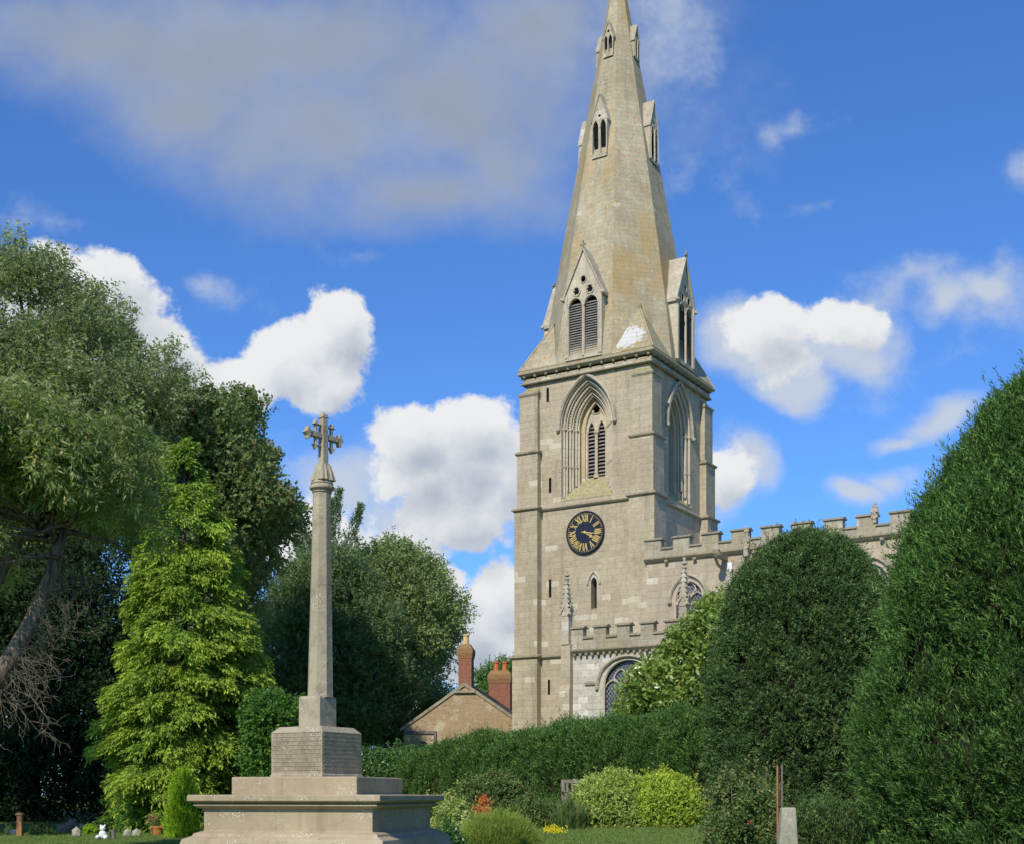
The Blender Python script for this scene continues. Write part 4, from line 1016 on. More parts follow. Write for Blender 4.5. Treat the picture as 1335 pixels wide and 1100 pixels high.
def chimney(x, y, z0, z1, wx, wy, potn):
    m_ = MB(); m_.box(x - wx, x + wx, y - wy, y + wy, z0, z1); c_ = m_.build('chimney', M['brick'], cot)
    m_ = MB(); m_.frustum(x, y, z1 - .12, z1 + .18, wx + .02, wy + .02, wx + .08, wy + .08); m_.box(x - wx - .08, x + wx + .08, y - wy - .08, y + wy + .08, z1 + .18, z1 + .42)
    m_.frustum(x, y, z1 + .42, z1 + .72, wx + .05, wy + .05, wx - .12, wy - .12); m_.build('chimney_cap', M['capbrick'], c_)
    for i in range(potn):
        m_ = MB(); xx = x + (i - (potn - 1) / 2) * .55
        m_.lathe([(.20, z1 + .6), (.17, z1 + .75), (.16, z1 + 1.15), (.20, z1 + 1.2), (.20, z1 + 1.3), (.12, z1 + 1.3)], xx, y, 12); m_.build('chimney_pot', M['pot'] if potn == 1 else M['terracotta'], c_)
chimney(-.02, .55, apex - .4, apex + 1.75, .38, .42, 1)
mb = MB(); mb.box(-.62, .62, -.16, .3, apex - .38, apex - .24); mb.build('chimney_corbel', M['string'], cot)
chimney(.85, 8.2, ez, apex + .95, .68, .5, 2)
mb = MB(); mb.box(-hwid + .0, -hwid + 1.9, -.10, .0, ez - .28, ez - .12); mb.box(-hwid + 1.75, -hwid + 1.9, -.14, -.1, ez - .9, ez - .12)
mb.build('timber_lintel', M['stake'], cot)
mb = MB(); mb.prism([(-hwid + .4, ez - 2.0), (-hwid + 1.3, ez - .75), (-hwid + 1.45, ez - .9), (-hwid + .6, ez - 2.1)], 'y', -1.2, -.2); mb.build('porch_roof', M['tiles'], cot)

# ------------------------------------------------------------------ memorial cross
MY = 16.0
mp = W(411, 0, MY); MX = mp[0]
mem = empty('memorial_cross', (MX, MY, 0), 0, label='stone war memorial cross on a tall octagonal shaft and stepped square plinth', cat='memorial')
def mz(py, Y=MY): return EYE + (HZ - py) / F * Y
THS, THB = R(-15), R(-30)
THS, THB = R(14.5), R(30)
def rot_part(o, th): o.rotation_euler = (0, 0, -th); return o
def mring(prof, name, th, mat, bev=.012, x=0, y=0):
    """square solid of revolution: (half, z) profile"""
    b = MB(); vs = []; fs = []
    for h, z in prof: vs += [(-h, -h, z), (h, -h, z), (h, h, z), (-h, h, z)]
    for i in range(len(prof) - 1):
        for j in range(4): fs.append((i * 4 + j, i * 4 + (j + 1) % 4, (i + 1) * 4 + (j + 1) % 4, (i + 1) * 4 + j))
    fs.append((3, 2, 1, 0)); n = len(prof) * 4; fs.append((n - 4, n - 3, n - 2, n - 1))
    b.add(vs, fs); o = b.build(name, mat, mem, bevel=bev); o.location = (x, y, 0); return rot_part(o, th)
zt, zb_ = mz(1037), mz(1052)
h1 = 1.12
mring([(h1 + .18, -.3), (h1 + .18, mz(1103)), (h1 + .15, mz(1098)), (h1 + .13, mz(1090)), (h1 + .04, mz(1086)), (h1 + .03, mz(1083)), (h1 - .06, mz(1080)), (h1 - .06, mz(1053) - .0),
       (h1 - .02, mz(1052)), (h1 + .03, mz(1049)), (h1 + .03, mz(1047.5)), (h1 - .005, mz(1046.5)), (h1 + .05, mz(1044)), (h1 + .085, mz(1043)), (h1 + .085, zt + .005), (h1 + .07, zt + .015), (h1 * .4, zt + .02)], 'base', THS, M['plinth'], .006, x=.09)
h2 = .80; mring([(h2, zt + .0), (h2, mz(1013.5)), (h2 - .012, mz(1013))], 'step', THS, M['plinth'], x=.06)
# inscribed block
h3 = .395; z3, z4 = mz(1013), mz(948)
mring([(h3 + .012, z3), (h3 + .012, z3 + .03), (h3, z3 + .04), (h3, z4 - .07), (h3 - .07, z4), (.1, z4 + .012)], 'inscribed_block', THB, M['shaft'], .006, x=.02)
blk = [c for c in mem.children if c.name.startswith('inscribed_block')][0]
for side in range(2):        # ruled lines and rows of incised lettering, worn past reading
    b = MB(); b.T = rotm(side); lt = MB(); lt.T = rotm(side); nrow = 9; g = random.Random(side)
    for i in range(nrow + 1):
        z = z3 + .085 + i * (z4 - z3 - .16) / nrow
        b.box(-h3 + .02, h3 - .02, -h3 - .007, -h3, z - .0035, z + .0035)
        if i < nrow:
            x = -h3 + .035 + g.uniform(0, .02)
            while x < h3 - .05:
                nl = g.randint(3, 9)
                for q_ in range(nl):
                    if x > h3 - .04: break
                    t_ = g.choice('ilcox'); zz, zh = z + .012, .024
                    if t_ in 'il': lt.box(x, x + .004, -h3 - .005, -h3, zz, zz + zh)
                    elif t_ == 'c': lt.box(x, x + .004, -h3 - .005, -h3, zz, zz + zh); lt.box(x, x + .012, -h3 - .0045, -h3, zz + zh - .004, zz + zh); lt.box(x, x + .011, -h3 - .0045, -h3, zz, zz + .004)
                    elif t_ == 'o': lt.box(x, x + .004, -h3 - .005, -h3, zz, zz + zh); lt.box(x + .01, x + .014, -h3 - .005, -h3, zz, zz + zh); lt.box(x, x + .013, -h3 - .0045, -h3, zz + .01, zz + .014)
                    else: lt.box(x, x + .012, -h3 - .005, -h3, zz + g.uniform(0, .018), zz + .022); lt.box(x + .005, x + .009, -h3 - .0045, -h3, zz, zz + zh)
                    x += .02
                x += .02
    o = b.build('ruled_line', M['shaft'], blk); o = lt.build('lettering', M['shaft'], blk)
# foot of the shaft, square
mring([(.165, z4), (.165, mz(911)), (.15, mz(907.5))], 'shaft_foot', THB, M['shaft'], .006, x=.03)
# octagonal shaft, tapering
b = MB(); zz0, zz1 = mz(909), mz(645); ro0, ro1 = .150, .104
oc = lambda r_, z, dx: [(dx + r_ / math.cos(math.pi / 8) * math.cos(math.pi / 8 + i * math.pi / 4), r_ / math.cos(math.pi / 8) * math.sin(math.pi / 8 + i * math.pi / 4), z) for i in range(8)]
sec = [(.222, zz0 - .01, 0), (.205, zz0 + .05, 0), (ro0, zz0 + .13, 0)]
b.add([p for i in range(9) for p in oc(ro0 + (ro1 - ro0) * i / 8, zz0 + (zz1 - zz0) * i / 8, 0)],
      [(i * 8 + j, i * 8 + (j + 1) % 8, (i + 1) * 8 + (j + 1) % 8, (i + 1) * 8 + j) for i in range(8) for j in range(8)])
o = b.build('shaft', M['shaft'], mem); o.location = (.04, 0, 0); rot_part(o, THB); o.rotation_euler[1] = .010
tx = .04 + .045
b = MB(); b.lathe([(.112, mz(647)), (.112, mz(643)), (.125, mz(642)), (.118, mz(640.5)), (.155, mz(637.5)), (.158, mz(635)), (.135, mz(633)), (.130, mz(632)), (.142, mz(630.5)), (.118, mz(628.5)), (.11, mz(627))], 0, 0, 16, math.pi / 8)
o = b.build('capital', M['shaft'], mem); o.location = (tx, 0, 0); rot_part(o, THB)
# cross: stem, arms with flared ends, cusps
b = MB(); zc0, zc1 = mz(627), mz(606)
b.frustum(0, 0, zc0, zc1, .115, .115, .075, .06); 
for k_ in range(8):
    a = k_ * math.pi / 4 + .4; b.tube([(.12 * math.cos(a), .12 * math.sin(a), zc0), (.105 * math.cos(a), .10 * math.sin(a), zc0 + .1), (.07 * math.cos(a), .06 * math.sin(a), zc1)], [.02, .018, .012], 5)
b.frustum(0, 0, zc1, mz(541.5), .046, .046, .042, .042); b.box(-.06, .06, -.055, .055, zc1 - .01, zc1 + .02)
cbz = mz(569); al = .235
b.box(-al, al, -.036, .036, cbz - .032, cbz + .032)
def fleur(bm, x, z, ang, s=1.0):
    """trefoil arm end pointing along ang in the x-z plane"""
    ca, sa = math.cos(ang), math.sin(ang)
    def P(u, v): return (x + (u * ca - v * sa) * s, z + (u * sa + v * ca) * s)
    out = [P(-.06, -.035), P(0, -.045), P(.015, -.10), P(.045, -.105), P(.055, -.05), P(.11, 0), P(.055, .05), P(.045, .105), P(.015, .10), P(0, .045), P(-.06, .035)]
    bm.prism(out, 'y', -.036, .036)
fleur(b, -al, cbz, math.pi, .75); fleur(b, al, cbz, 0, .75); fleur(b, 0, mz(547), math.pi / 2, .55)
b.frustum(0, 0, mz(545), mz(537.5), .05, .05, .012, .012)
for sx in (-1, 1):
    for sz in (-1, 1):        # cusped quadrant pieces beside the crossing
        b.box(sx * .13 - .014, sx * .13 + .014, -.022, .022, min(cbz, cbz + sz * .14), max(cbz, cbz + sz * .14))
        b.prism([(sx * .09, cbz + sz * .12), (sx * .18, cbz + sz * .12), (sx * .155, cbz + sz * .14), (sx * .132, cbz + sz * .185), (sx * .115, cbz + sz * .14)], 'y', -.03, .03)
        b.box(min(sx * .04, sx * .12), max(sx * .04, sx * .12), -.02, .02, cbz + sz * .128 - .010, cbz + sz * .128 + .010)
o = b.build('cross_head', M['shaft'], mem, bevel=.006); o.location = (tx + .015, 0, 0); o.rotation_euler = (0, 0, R(50))
# ------------------------------------------------------------------ trees and shrubs
# tall ash, back left
ash = [(-90, 380), (-40, 330), (20, 345), (55, 328), (95, 345), (120, 372), (165, 395), (185, 430), (178, 452), (205, 455), (245, 462), (262, 500), (275, 530), (240, 600), (215, 660), (150, 730), (60, 760), (-90, 760)]
tree('ash_tree', 'tall grey-green ash tree at the upper left, highest of the trees', ash, 58, 4.5, 330, 1.25, 'ash', 70, 7, .55, .20, .075, trunk_px=40, tr=.5, nb=70, seed=3, group='trees beyond the lawn', droop=.25, shell=.3)
syc = [(225, 500), (262, 520), (300, 525), (320, 512), (342, 505), (352, 525), (335, 548), (345, 575), (368, 590), (362, 612), (385, 640), (398, 660), (380, 690), (360, 720), (340, 760), (330, 830), (320, 900), (200, 900), (180, 640)]
tree('sycamore_tree', 'dark-leaved sycamore right of the golden conifer, with a ragged edge against the cloud', syc, 62, 4, 300, 1.15, 'sycamore', 75, 7, .5, .20, .13, trunk_px=280, tr=.45, nb=60, seed=4, group='trees beyond the lawn', droop=.2, shell=.3)
# leaning cherry with bare trunk
cher = [(-160, 530), (-60, 505), (0, 522), (45, 512), (75, 538), (105, 512), (130, 550), (165, 532), (190, 545), (205, 575), (196, 605), (203, 640), (205, 690), (180, 735), (165, 702), (150, 712), (110, 690), (60, 660), (0, 650), (-160, 700)]
CY = 27.0
C = clumps_in(cher, CY, 2.8, 135, .55, seed=8); FRc = clumps_in(cher, CY, 2.6, 170, .55, seed=88, fringe=True); HG = clumps_in([(-60, 690), (60, 690), (140, 690), (200, 720), (190, 790), (135, 775), (100, 735), (40, 760), (-60, 790)], CY, 2.0, 7, .5, inset=.3, seed=31); C = np.concatenate([C, HG, FRc])
cb = W(-75, 0, CY); cbx = cb[0]; cgz = float(gz(cbx, CY)); off = np.array([cbx, CY, cgz])
root = empty('cherry_tree', tuple(off), label='leaning cherry tree at the left edge with a flaking bare trunk and dead drooping twigs', cat='tree', group='trees beyond the lawn')
g = np.random.default_rng(21); mb = MB()
def P3(pts, dy=0): return [W(a, b_, CY + (d if len(q_) > 2 else 0) + dy) - off for q_ in pts for (a, b_, d) in [(q_[0], q_[1], q_[2] if len(q_) > 2 else 0)]]
mb.tube([np.array([0, 0, -.2])] + P3([(-55, 990), (-20, 905), (12, 862), (30, 830), (48, 795), (64, 755), (74, 720), (84, 690)]), [.34, .30, .25, .20, .17, .16, .145, .125, .10, .08], 12)
mb.tube(P3([(-60, 900), (-20, 790), (3, 742), (22, 708), (52, 684), (84, 688)]), [.18, .15, .12, .10, .085, .07], 9)
mb.tube(P3([(84, 690), (60, 672), (20, 668)]), [.07, .055, .05], 8)
mb.tube(P3([(84, 690), (120, 700), (150, 708), (170, 728, -.4)]), [.065, .05, .035, .015], 8)
mb.tube(P3([(45, 672), (75, 655), (105, 645), (140, 648)]), [.05, .045, .03, .02], 7)
mb.tube(P3([(84, 688), (105, 670), (112, 660)]), [.05, .03, .02], 7)
mb.tube(P3([(90, 560), (100, 535), (105, 528)]), [.05, .04, .02], 7); mb.tube(P3([(93, 552), (88, 528), (82, 520)]), [.05, .04, .02], 7)
mb.tube(P3([(84, 690), (88, 640, .3), (92, 590, .2), (90, 555)]), [.08, .07, .06, .05], 7)
for (a, b_) in (((15, 628), (50, 615)), ((0, 650), (10, 645)), ((110, 600), (150, 575)), ((150, 650), (190, 640)), ((60, 600), (20, 570)), ((160, 610), (190, 650))):
    mb.tube(P3([a, ((a[0] + b_[0]) / 2, (a[1] + b_[1]) / 2 - 5), b_]), [.03, .022, .012], 6)
branches(mb, (84 * 0 + W(60, 700, CY)[0] - cbx, 0, W(0, 720, CY)[2] - cgz), C - off, g, .13, 70)
mb.build('trunk', M['bark'], root, smooth=True)
mb = MB()
def twig(p, d, ln_, r_, depth):
    """forking dead twig in picture-plane pixels, wandering and drooping"""
    pts = [p]; n_ = 5
    for j in range(n_):
        d += g.normal(0, .28) + .10; st = ln_ / n_ * g.uniform(.7, 1.3)
        q0 = pts[-1]; pts.append((q0[0] + st * math.cos(d), q0[1] + st * math.sin(d), q0[2] - g.uniform(-.03, .09)))
        if depth and g.random() < .75: twig(pts[-1], d + g.choice([-1, 1]) * g.uniform(.3, .9), ln_ * g.uniform(.3, .6), r_ * .6, depth - 1)
    mb.tube(P3(pts), list(np.linspace(r_, r_ * .35, n_ + 1)), 4, caps=False)
for i in range(34):      # dead twigs along the leaning trunk
    t = g.random(); twig((8 + 66 * t + g.normal(0, 4), 868 - 150 * t + g.normal(0, 5), 0), g.uniform(-.7, .9), g.uniform(25, 70), .011, 2)
for i in range(16): twig((g.uniform(-50, 10), g.uniform(850, 900), .1), g.uniform(-.2, .9), g.uniform(50, 95), .012, 2)
mb.build('dead_twig', M['twig'], root)
crown('crown', C - off, .55, L['cherry'], root, 62, 7, .28, .15, .04, spread=.9, droop=.45, up=.0, shell=.2, nfr=len(FRc))

# unseen tree added left of the frame to shade the ground under the trees
tree('added_shade_tree', 'unseen tree added left of the frame to shade the lawn', [(-700, 100), (-500, 60), (-330, 180), (-260, 380), (-270, 560), (-350, 650), (-600, 640), (-750, 400)], 32, 4, 170, 1.3, 'sycamore', 40, 6, .55, .26, .18, trunk_px=-500, tr=.45, nb=30, seed=9, group='trees beyond the lawn')

def conifer(name, label, Y, apex, base_y, prof, axis_px, depthf, mat, nb, nsp, k, S, Ln, Wd, cat='conifer tree', group=None, seed=3, droop=.5, tr=.2, flat=.5, dead=False):
    """boughs set round a straight stem; prof: (photo y, half width left, half width right) in pixels at distance Y"""
    g = np.random.default_rng(seed); ax = W(axis_px, 0, Y)[0]; gzv = float(gz(ax, Y)); off = np.array([ax, Y, gzv])
    root = empty(name, tuple(off), label=label, cat=cat, group=group)
    ys = np.array([p[0] for p in prof], float); l_ = np.array([p[1] for p in prof], float); r_ = np.array([p[2] for p in prof], float)
    py = apex + (base_y - apex) * g.random(nb) ** .75
    a = g.uniform(0, 2 * math.pi, nb); a = np.where((np.sin(a) > 0) & (g.random(nb) < .5), -a, a)
    wl = np.interp(py, ys, l_) * Y / F; wr = np.interp(py, ys, r_) * Y / F
    c, s = np.cos(a), np.sin(a); rad = np.where(c > 0, wr, wl) * g.uniform(.6, 1.1, nb)
    z = EYE + (HZ - py) / F * Y - gzv
    rr = rad[:, None]
    P0_ = []; D0_ = []; T0 = []
    for i in range(nb):
        m_ = max(3, int(nsp * (.3 + rad[i] / max(rad.max(), .1))))
        u = g.uniform(.45, 1, m_) ** .8; tipz = z[i] - u ** 2 * rad[i] * .18 * droop * 2
        dirv = np.array([c[i], s[i] * depthf, 0]); dirv /= np.linalg.norm(dirv)
        side = np.array([-dirv[1], dirv[0], 0]); sw = g.normal(0, 1, m_)[:, None] * side * (.10 + .16 * rad[i]) * (1.15 - u)[:, None]
        P_ = np.stack([c[i] * rad[i] * u, s[i] * rad[i] * depthf * u, tipz + g.normal(0, .07, m_)], 1) + sw
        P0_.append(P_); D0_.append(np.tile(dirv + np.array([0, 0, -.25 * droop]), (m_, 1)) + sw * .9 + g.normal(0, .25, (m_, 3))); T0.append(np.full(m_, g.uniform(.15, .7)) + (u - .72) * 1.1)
    P_ = np.concatenate(P0_); D_ = np.concatenate(D0_); T_ = np.concatenate(T0)
    q_ = sprigs(P_, D_, k, S, Ln, Wd, .55, droop * .6, .9, .25, flat=flat)
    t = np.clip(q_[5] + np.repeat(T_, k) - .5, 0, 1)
    h = EYE + (HZ - apex) / F * Y - gzv
    mb = MB(); mb.tube([(0, 0, -.2), (0, 0, h * .5), (0, 0, h * .97)], [tr, tr * .6, .02], 8)
    for i in range(0, nb, max(1, nb // 120)): mb.tube([(0, 0, z[i]), (c[i] * rad[i] * .8, s[i] * rad[i] * depthf * .8, z[i] - rad[i] * .12)], [.035, .01], 4)
    mb.build('trunk', M['darkbark'], root)
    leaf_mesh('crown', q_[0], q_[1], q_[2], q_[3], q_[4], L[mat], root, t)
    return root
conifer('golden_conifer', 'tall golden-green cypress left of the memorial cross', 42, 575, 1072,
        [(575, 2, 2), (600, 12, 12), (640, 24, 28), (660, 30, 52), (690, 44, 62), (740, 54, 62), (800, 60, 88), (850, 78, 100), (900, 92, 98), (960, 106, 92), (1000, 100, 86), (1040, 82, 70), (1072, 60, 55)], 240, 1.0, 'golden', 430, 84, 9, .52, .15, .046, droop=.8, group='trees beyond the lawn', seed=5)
# evergreens closing the left background, canopy shade put into their leaf colour
tree('holly_bush', 'evergreen thicket under the leaning cherry at the lower left, shade painted into its dark leaves', [(-200, 700), (-80, 690), (20, 745), (60, 720), (120, 690), (160, 740), (190, 800), (200, 860), (240, 860), (330, 880), (345, 1066), (-200, 1072)], 52, 2.5, 620, 1.1, 'dark', 64, 6, .45, .17, .10, trunk_px=20, tr=.3, nb=0, seed=12, cat='shrub', shell=.2)
tree('laurel_bush', 'dark glossy laurel between the golden conifer and the memorial plinth', [(255, 900), (300, 880), (340, 900), (365, 930), (372, 1000), (360, 1060), (250, 1068)], 44, 1.6, 130, .6, 'sycamore', 90, 6, .3, .13, .07, trunk_px=310, tr=.12, nb=10, seed=13, cat='shrub')
tree('hazel_bush', 'bright green bush rising behind the left side of the inscribed block', [(322, 912), (345, 902), (372, 906), (400, 915), (410, 960), (400, 1020), (330, 1020), (318, 960)], 40, 1.0, 70, .45, 'green', 90, 6, .28, .12, .07, trunk_px=360, tr=.08, nb=12, seed=14, cat='shrub')
# trees behind the memorial
tree('yew_tree', 'dark yew tree behind the memorial shaft with upright pointed tips', [(340, 800), (355, 760), (395, 730), (430, 712), (465, 725), (500, 755), (520, 790), (540, 840), (545, 900), (530, 970), (330, 980), (325, 880)], 78, 4.5, 330, 1.3, 'darkyew', 85, 7, .6, .21, .075, trunk_px=430, tr=.4, nb=20, seed=15,
     group='trees behind the memorial', up=.7, droop=0)
# slim upright leaders of the yew
yw = [o for o in bpy.data.objects if o.name == 'yew_tree'][0]
def plume(path, Y, r_, n, mat, parent, seed):
    g_ = np.random.default_rng(seed); off_ = np.array(parent.location); A = np.array([W(a, b_, Y) for a, b_ in path]); t = g_.random(n) * (len(A) - 1.001); i = t.astype(int); f = (t - i)[:, None]
    P_ = A[i] * (1 - f) + A[i + 1] * f + rvec(n) * r_ * (1.05 - t[:, None] / (len(A) - 1)); D_ = nrm(A[i + 1] - A[i]) * .8 + rvec(n) * .6 + np.array([0, 0, .3])
    q_ = sprigs(P_ - off_, D_, 7, .4, .17, .06, .6, 0, .5); leaf_mesh('leader', q_[0], q_[1], q_[2], q_[3], q_[4], L[mat], parent, q_[5])
for j, pth in enumerate([[(432, 720), (438, 680), (443, 642)], [(452, 720), (462, 685), (470, 662)], [(415, 730), (402, 705), (388, 682)], [(405, 740), (395, 725), (385, 706)], [(425, 720), (428, 690), (432, 655)]]): plume(pth, 78, .5, 260, 'darkyew', yw, j)
tree('green_ash_tree', 'lighter green rounded ash tree left of the cottage chimney', [(430, 750), (465, 715), (515, 703), (550, 712), (578, 742), (582, 765), (608, 775), (612, 800), (600, 835), (588, 860), (575, 880), (590, 905), (560, 960), (440, 960), (430, 850)], 84, 5, 330, 1.45, 'farash', 60, 7, .65, .24, .10, trunk_px=520, tr=.5, nb=80, seed=16, group='trees behind the memorial', droop=.2, shell=.3)
tree('elder_bush', 'olive twiggy bush at the foot of the trees left of the cottage', [(455, 960), (465, 905), (490, 890), (515, 890), (530, 900), (522, 935), (512, 965), (505, 985), (455, 985)], 84, 1.5, 80, .8, 'farash', 40, 6, .4, .15, .07, trunk_px=520, tr=.12, nb=60, seed=17, cat='shrub', barkm='bark')
tree('lime_tree', 'small green tree top between the two brick chimneys', [(616, 900), (618, 878), (632, 866), (640, 852), (655, 856), (668, 850), (690, 860), (700, 920), (616, 925)], 110, 3, 70, 1.1, 'green', 40, 6, .6, .22, .12, trunk_px=655, tr=.3, nb=15, seed=18, group='trees behind the memorial')
# magnolia against the aisle
tree('magnolia', 'broad glossy-leaved magnolia growing against the aisle wall', [(838, 862), (860, 842), (882, 818), (905, 800), (925, 778), (950, 765), (990, 775), (1000, 940), (800, 945), (806, 905), (818, 880)], 50, 1.8, 190, .5, 'magnolia', 24, 6, .36, .24, .11, trunk_px=900, tr=.12, nb=50, seed=19, cat='tree', droop=.1, barkm='bark', shell=.3)

# hedges
def hedge(name, label, pts, mat, n, k, S, Ln, Wd, cat='hedge', thick=1.6, lump=.12, up=.5, spread=.6, droop=0):
    """clipped hedge following pts: (x, y, base z, top z)"""
    A = np.array(pts, float); seg = np.hypot(*(np.diff(A[:, :2], axis=0).T)); cum = np.concatenate([[0], np.cumsum(seg)])
    org = A[len(A) // 2].copy(); root = empty(name, (org[0], org[1], org[2]), label=label, cat=cat)
    def surf(t, v):     # t along (m), v: 0..1 round the section front foot -> top -> back foot
        x = np.interp(t, cum, A[:, 0]); y = np.interp(t, cum, A[:, 1]); zb = np.interp(t, cum, A[:, 2]); zt_ = np.interp(t, cum, A[:, 3])
        tx_ = np.gradient(np.interp(np.linspace(0, cum[-1], 50), cum, A[:, 0])); ty_ = np.gradient(np.interp(np.linspace(0, cum[-1], 50), cum, A[:, 1]))
        tt = np.linspace(0, cum[-1], 50); dx = np.interp(t, tt, tx_); dy = np.interp(t, tt, ty_); l_ = np.hypot(dx, dy); dx, dy = dx / l_, dy / l_
        fx, fy = dy, -dx
        ang = (v - .5) * math.pi * 1.02; h = zt_ - zb
        s = np.sign(np.sin(ang)) * np.abs(np.sin(ang)) ** .55; c = np.abs(np.cos(ang)) ** .42
        bump = lump * (.5 * np.sin(t * 1.3 + 7 * v) + .5 * np.sin(t * 2.9 + 2 + 15 * v) + .4 * np.sin(t * 5.1 - 21 * v) + .5 * np.sin(t * .6) + .3 * np.sin(t * 7.7 + 37 * v))
        r1 = thick / 2 + bump
        endf = np.minimum(1, np.minimum(t, cum[-1] - t) / .8 + .15) ** .5
        return np.stack([x - fx * s * r1 * endf, y - fy * s * r1 * endf, zb + c * h * (.86 + .14 * endf) + bump * .6 * c], 1)
    nt = n // 14; ti_ = rng.integers(0, nt, n); t = rng.uniform(0, cum[-1], nt); v = rng.random(nt); v = np.where(rng.random(nt) < .45, v * .5, v); e = 1e-2
    t = np.clip(t[ti_] + rng.normal(0, .6 * S, n), 0, cum[-1]); v = np.clip(v[ti_] + rng.normal(0, .15 * S, n), 0, 1); toff = (rng.random(nt) ** 2)[ti_] * 1.3 + (rng.random(n) < .04) * rng.uniform(.4, 1.6, n); ttone = rng.normal(0, .18, nt)[ti_]
    P_ = surf(t, v); N_ = nrm(np.cross(surf(np.minimum(t + e, cum[-1]), v) - P_, surf(t, np.minimum(v + e, 1)) - P_))
    cxy = np.stack([np.interp(t, cum, A[:, 0]), np.interp(t, cum, A[:, 1]), np.interp(t, cum, (A[:, 2] + A[:, 3]) / 2)], 1)
    N_ = np.where(((P_ - cxy) * N_).sum(1, keepdims=True) < 0, -N_, N_)
    D_ = N_ * .7 + np.array([0, 0, up]) + rvec(n) * .45
    P_ = P_ + N_ * (S * (toff * 1.2 - rng.uniform(.2, 1.3, n)))[:, None] - org[:3] * 1.0
    q_ = sprigs(P_, D_, k, S, Ln, Wd, spread, droop, .5, .35)
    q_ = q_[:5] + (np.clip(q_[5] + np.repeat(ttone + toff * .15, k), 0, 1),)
    nu, nv = 90, 16; tt, vv = np.meshgrid(np.linspace(0, cum[-1], nu), np.linspace(0, 1, nv)); cv = surf(tt.ravel(), vv.ravel())
    ctr = np.stack([np.interp(tt.ravel(), cum, A[:, 0]), np.interp(tt.ravel(), cum, A[:, 1]), np.interp(tt.ravel(), cum, A[:, 2])], 1)
    hh_ = (cv - ctr); cv = ctr + hh_ * np.array([.82, .82, 1 - S * 1.1 / 2.6]) - org[:3]
    cf = np.array([[i * nu + j, i * nu + j + 1, (i + 1) * nu + j + 1, (i + 1) * nu + j] for i in range(nv - 1) for j in range(nu - 1)])
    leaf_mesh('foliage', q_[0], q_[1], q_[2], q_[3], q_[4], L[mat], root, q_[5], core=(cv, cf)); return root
def hp_(px, py_top, Y, base=None): p = W(px, py_top, Y); b_ = float(gz(p[0], Y)) if base is None else base; return (p[0], Y, b_ - .2, p[2])
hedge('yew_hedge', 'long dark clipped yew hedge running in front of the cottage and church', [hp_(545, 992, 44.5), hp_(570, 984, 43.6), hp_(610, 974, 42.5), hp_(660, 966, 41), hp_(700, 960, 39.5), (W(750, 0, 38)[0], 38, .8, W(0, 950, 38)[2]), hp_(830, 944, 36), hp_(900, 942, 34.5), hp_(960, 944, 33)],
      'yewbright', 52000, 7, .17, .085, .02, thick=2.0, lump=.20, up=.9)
hedge('laurel_hedge', 'lower glossy-leaved hedge left of the yew hedge, below the cottage', [hp_(452, 992, 50), hp_(480, 989, 49), hp_(520, 988, 48), hp_(560, 986, 47), hp_(610, 982, 46)],
      'laurel', 20000, 6, .2, .11, .06, thick=2.2, lump=.14, up=.3, spread=.9)
# clipped yews on the right
def bxy(px, Y): x = W(px, 0, Y)[0]; return (x, Y, float(gz(x, Y)) - .15)
lumpy('dome_yew', 'dome-shaped clipped yew in the middle right, against the nave', 'shrub', bxy(1053, 28), 2.0, 2.0, 6.22, 'yew', 62000, 7, .15, .075, .02, taper='bullet', up=.25, lump=.036, group='clipped yews', lumpf=(3, 3), droop=.1)
lumpy('cone_yew', 'very large cone-shaped yew filling the right edge, nearest of the clipped yews', 'shrub', bxy(1453, 16.5), 2.93, 2.7, 7.02, 'yewbright', 110000, 8, .14, .062, .014, taper='bullet', bex=(3.2, .48), up=.75, lump=.04, group='clipped yews', lumpf=(3, 3), spread=.5)
lumpy('low_yew', 'low rounded dark yew between the dome yew and the cone yew at the bottom', 'shrub', bxy(1085, 19), .95, .9, 1.05, 'yew', 14000, 7, .10, .05, .014, up=.3, lump=.04, group='clipped yews')
# shrubs before the hedge
lumpy('cotoneaster_bush', 'rounded mid-green leafy bush in front of the left end of the yew hedge', 'shrub', bxy(640, 31.5), .92, .9, 1.05, 'rose', 6500, 7, .12, .065, .04, up=.2, lump=.08, spread=.9, tvar=.4)
lumpy('pale_shrub', 'rounded pale green variegated shrub, left of the golden one beside the bench', 'shrub', bxy(800, 26.5), .86, .8, 1.06, 'palepriv', 14000, 7, .09, .055, .026, up=.5, lump=.05, skirt=.25, twigs=20, spread=.8)
lumpy('golden_privet', 'rounded bright golden privet bush, right of the pale shrub', 'shrub', bxy(866, 26.3), .74, .75, 1.08, 'privet', 14000, 7, .09, .05, .028, up=.5, lump=.06, skirt=.25, twigs=20, spread=.8)
lumpy('berberis', 'dark green low bush left of the yellow flowers', 'shrub', bxy(692, 26), .42, .4, .62, 'rose', 2600, 7, .10, .05, .022, up=.4, lump=.1, spread=.9)
lumpy('marigold_plant', 'small leafy plant with an orange bloom, left of the bench', 'plant', bxy(722, 26.6), .25, .25, .55, 'rose', 900, 7, .1, .045, .02, up=.5, lump=.1, flower=('hip', 5, .05))
lumpy('yellow_flower_clump', 'clump of bright yellow flowers in front of the bench', 'flowers', bxy(722, 24.5), .19, .18, .20, 'yellow', 420, 6, .06, .035, .025, up=.4, lump=.15, spread=1)
lumpy('variegated_shrub', 'upright cream-variegated shrub beside the right corner of the plinth', 'shrub', bxy(590, 24), .30, .3, .95, 'variegated', 1500, 7, .11, .055, .026, taper='egg', up=.6, lump=.16, spread=.9)
